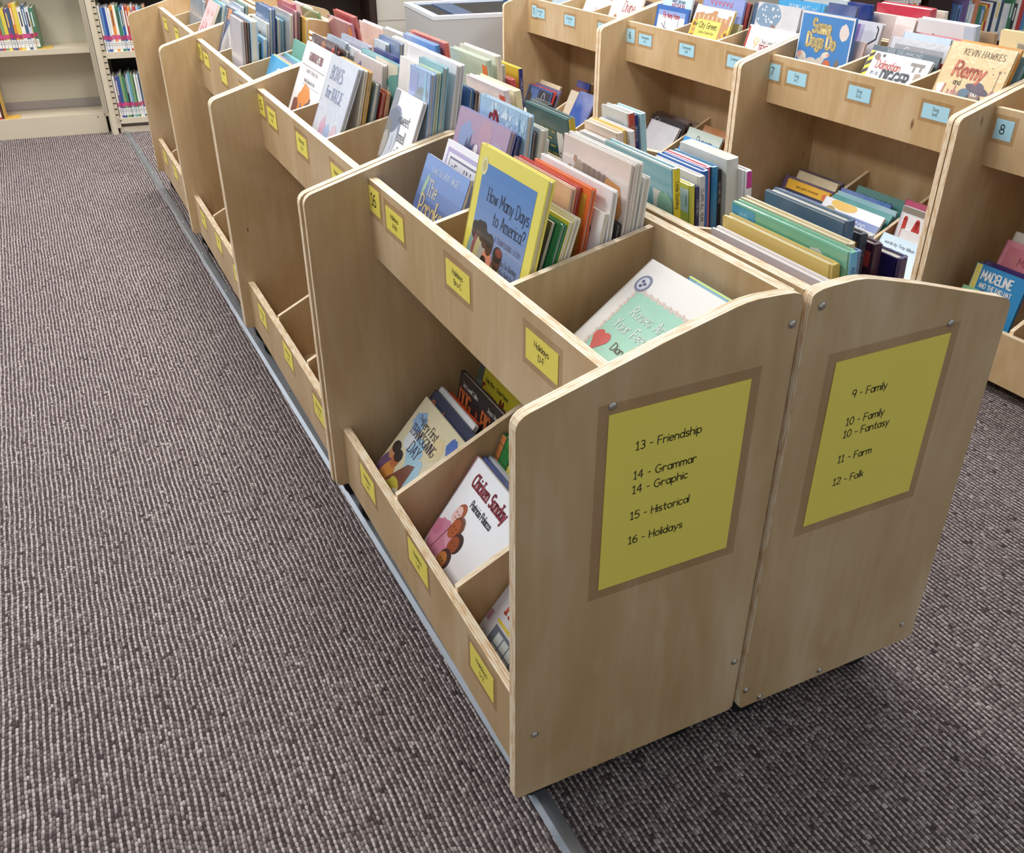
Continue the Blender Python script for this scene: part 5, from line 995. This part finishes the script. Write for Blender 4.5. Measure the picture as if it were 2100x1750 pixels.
# ------------------------------------------------------------------ books
def book_meshes(w, h, t, kind, spine):
    """cover in C section (two boards and a spine) and the page block; local x depth, y width, z height; spine: +1 at far +y, -1 at near -y"""
    hw = w/2; bt = .0006 if kind == 'p' else min(.0028, t*.28); ins = .0004 if kind == 'p' else .0035; ch = .0012 if kind == 'p' else .004
    s = spine
    def outline(): return [(-s*hw, ch), (-s*(hw-ch), 0), (s*hw, 0), (s*hw, h), (-s*(hw-ch), h), (-s*(hw-ch*.3), h-ch*.3), (-s*hw, h-ch)]
    mb = MB(); mb.prism(outline(), 'x', 0, bt); mb.prism(outline(), 'x', t-bt, t)
    r = min(t*.35, .003)
    prof = [(0, s*(hw-bt)), (0, s*(hw+r*.1)), (t*.25, s*(hw+r)), (t*.75, s*(hw+r)), (t, s*(hw+r*.1)), (t, s*(hw-bt))]
    mb.prism(prof, 'z', 0, h)
    pb = MB(); y0, y1 = sorted((s*(hw-bt), -s*(hw-ins))); pb.box(bt, t-bt, y0, y1, ins, h-ins)
    return mb.mesh('cover'), pb.mesh('page_block')
ORD = 'first second third fourth fifth sixth seventh eighth ninth tenth eleventh twelfth thirteenth fourteenth fifteenth sixteenth seventeenth'.split()
RN = {'A0': 'rack 16', 'A1': 'rack 15', 'A2': 'knotted rack', 'A3': 'farthest aisle rack', 'B0': 'Family list rack', 'B1': 'rack behind 15', 'B2': 'rack behind knotted one', 'B3': 'farthest inner rack',
      'C0': 'rack 8', 'C1': 'rack 7', 'C2': 'rack 6', 'C3': 'rack 5', 'D0': 'rack behind 8', 'D1': 'rack behind 7', 'D2': 'rack behind 6', 'D3': 'rack behind 5'}
cnt = {}; USED = set()
def add_book(line):
    spec, look = line.split('|'); f = spec.split(); tag = f[0]; row, tier, u, b = tag[0], tag[1], int(tag[2]), int(tag[3])
    x, y0, y1, zt, lean, h, t = map(float, f[1:8]); col, kind, key = f[8:11]
    k = cnt[tag] = cnt.get(tag, 0)+1
    pos = f"{ORD[k-1]} back, {('near', 'middle', 'far')[b]} {'upper' if tier == 'u' else 'lower'} bin, {RN[row+str(u)]}" if row in 'AC' else f"{ORD[k-1]} from back, {('near', 'middle', 'far')[b]} bin, {RN[row+str(u)]}"
    th = R_(lean); w_ = y1-y0
    root = empty('picture_book', label=look+', '+pos, category='book', group='picture books in '+RN[row+str(u)])
    assert root['label'] not in USED; USED.add(root['label'])
    root.matrix_world = (Matrix() if row == 'B' else frame_matrix(row)) @ Matrix.Translation((x-h*math.sin(th), (y0+y1)/2, zt-h*math.cos(th))) @ Matrix.Rotation(th, 4, 'Y')
    sp_ = 1 if row in 'AC' else -1
    cm, pm = book_meshes(w_, h, t, kind, sp_)
    mat = {'j': 'cover_jacket', 'h': 'cover_painted', 'p': 'cover_painted'}[kind] if key == '-' else {'j': 'cover_jacket', 'h': 'cover_plain', 'p': 'cover_plain'}[kind]
    c = mobj('cover', cm, mat, root); c.color = lin(col)
    pg = mobj('page_block', pm, 'pages', root)
    if key in ART:
        P, T = Ink(w_, h), Ink(w_, h); ART[key](P, T, w_, h)
        P.build('cover_picture', lambda a, v, l: (-l, w_/2-a, h-v), root)
        T.build('title_lettering', lambda a, v, l: (-l-.00065, w_/2-a, h-v), root)
    if key in SPINE:
        sc, tx = SPINE[key]; mb = MB(); r = min(t*.35, .003); mb.box(.0004, t-.0004, -w_/2-r-.0006, -w_/2-r*.05, .001, h-.001)
        s_ = mb.build('spine_strip', 'cover_plain', root); s_.color = lin(sc)
        if tx:
            I = Ink(t, h); I.txt(tx[0], t*.30, .022, min(.011, t*.5), tx[1], wt=.12, rot=90, sx=.95); I.build('spine_lettering', lambda a, v, l: (a, -w_/2-r-.0006-l, h-v), s_)
        if key == 'magenta':
            I = Ink(t, h); I.rect(0, .0, t, .03, 'd43c9c'); I.build('spine_print', lambda a, v, l: (a, -w_/2-r-.0006-l, h-v), s_)
    return root
for ln in BOOKS.strip().split('\n'): add_book(ln)

# ------------------------------------------------------------------ spine-out books on the wall shelving and the far bookcase
PAL = ['5a7fb5', 'd3d6da', '2f4f94', 'c77f5f', '6d5a8a', 'b5403c', 'd8c24a', 'e6e2d8', '43607a', '3f7a58', '8a3f5a', '9fb5c4', 'e08a3a', '7d9a6a', '2c3a5c', 'cfc0a8', '5fa0b0', '32323a']
CN = ['mid blue', 'pale grey', 'navy blue', 'terracotta', 'dusky violet', 'red', 'yellow', 'cream', 'slate', 'green', 'plum', 'ice blue', 'orange', 'sage', 'ink blue', 'beige', 'teal', 'black']
def spine_row(M0, a, z, n, group, where, seed, hmin, hmax, tmin, tmax, band=True, lean=0., pal=None, b=.03, order='from left'):
    rd = random.Random(seed)
    for i in range(n):
        t = tmin+rd.random()*(tmax-tmin); h = hmin+rd.random()*(hmax-hmin); d = .15+.03*rd.random(); ci = pal[i % len(pal)] if pal else rd.randrange(len(PAL))
        lab = f"{CN[ci]} spine-out book, {ORD[i] if i < 17 else (ORD+['18th','19th','20th','21st','22nd','23rd','24th','25th','26th','27th','28th','29th','30th','31st','32nd','33rd','34th'])[i]} {order} {where}"
        root = empty('library_book', label=lab, category='book', group=group)
        root.matrix_world = M0 @ Matrix.Translation((a, b+.006*rd.random(), z)) @ Matrix.Rotation(lean+R_(rd.uniform(-.4, .4)), 4, 'Y')
        mb = MB(); bt = min(.002, t*.2)
        mb.box(0, t, 0, bt, 0, h); mb.box(0, bt, bt, d, 0, h); mb.box(t-bt, t, bt, d, 0, h)
        c = mb.build('cover', 'cover_plain', root); c.color = lin(PAL[ci])
        pb = MB(); pb.box(bt, t-bt, bt, d-.003, .003, h-.003); pb.build('page_block', 'pages', root)
        I = Ink(t, h)
        I.rect(.0006, h-.052, t-.0012, .04, 'e8e6e2'); I.rect(t*.25, h-.043, t*.4, .003, '45424a'); I.rect(t*.25, h-.034, t*.45, .003, '45424a')
        if band: I.rect(.0004, h-.085+.008*rd.random(), t-.0008, .022, rd.choice(['c0266a', 'a82a5c', 'd0407e']))
        if rd.random() < .6: I.rect(t*.3, .02, t*.35, h*.35, rd.choice(['f0eee8', 'e8d060', '30303a', 'd8dce4']))
        I.build('spine_label', lambda u, v, l: (u, -l, h-v), root)
        a += t+.0008
    return a
RM = Matrix.Translation(RO) @ Matrix.Rotation(RA, 4, 'Z')
spine_row(RM, -.552, .458, 16, 'spine-out books on the left bay', 'on the middle cream shelf', 3, .195, .232, .010, .021, pal=[1, 0, 11, 3, 4, 5, 13, 6, 4, 8, 12, 6, 7, 8, 1, 9], b=.085)
spine_row(RM, -.675, .107, 6, 'spine-out books on the bottom shelf', 'on the bottom cream shelf', 5, .17, .2, .012, .021, pal=[3, 7, 5, 1, 12, 5], b=.085)
spine_row(RM, .034, .434, 19, 'spine-out books on the right bay', 'on the right bay shelf by the upright', 8, .215, .232, .008, .016, pal=[7, 0, 2, 1, 7, 12, 7, 9, 16, 2, 7, 5, 12, 1, 5, 11, 0, 9, 3])
spine_row(RM, .034, .083, 20, 'spine-out books low on the right bay', 'on the lowest right bay shelf', 9, .215, .24, .007, .014, pal=[7, 4, 2, 13, 9, 17, 11, 16, 13, 9, 7, 1, 8, 16, 9, 4, 2, 13, 1, 5])
FM = Matrix.Translation(FO) @ Matrix.Rotation(FA, 4, 'Z')
spine_row(FM, .565, .40, 34, 'spine-out books on the far bookcase', 'in the far dark bookcase', 12, .195, .235, .016, .030, band=False, pal=[2, 8, 0, 4, 4, 11, 1, 3, 9, 0, 6, 5, 7, 14, 7, 8, 7, 1, 9, 17, 7, 5, 0, 16], b=.02)
spine_row(FM, .085, .62, 15, 'spine-out books on the upper far shelf', 'on the upper far shelf', 13, .17, .21, .012, .022, band=False, pal=[10, 1, 12, 7, 10, 4, 1, 15, 5, 7], b=.02)
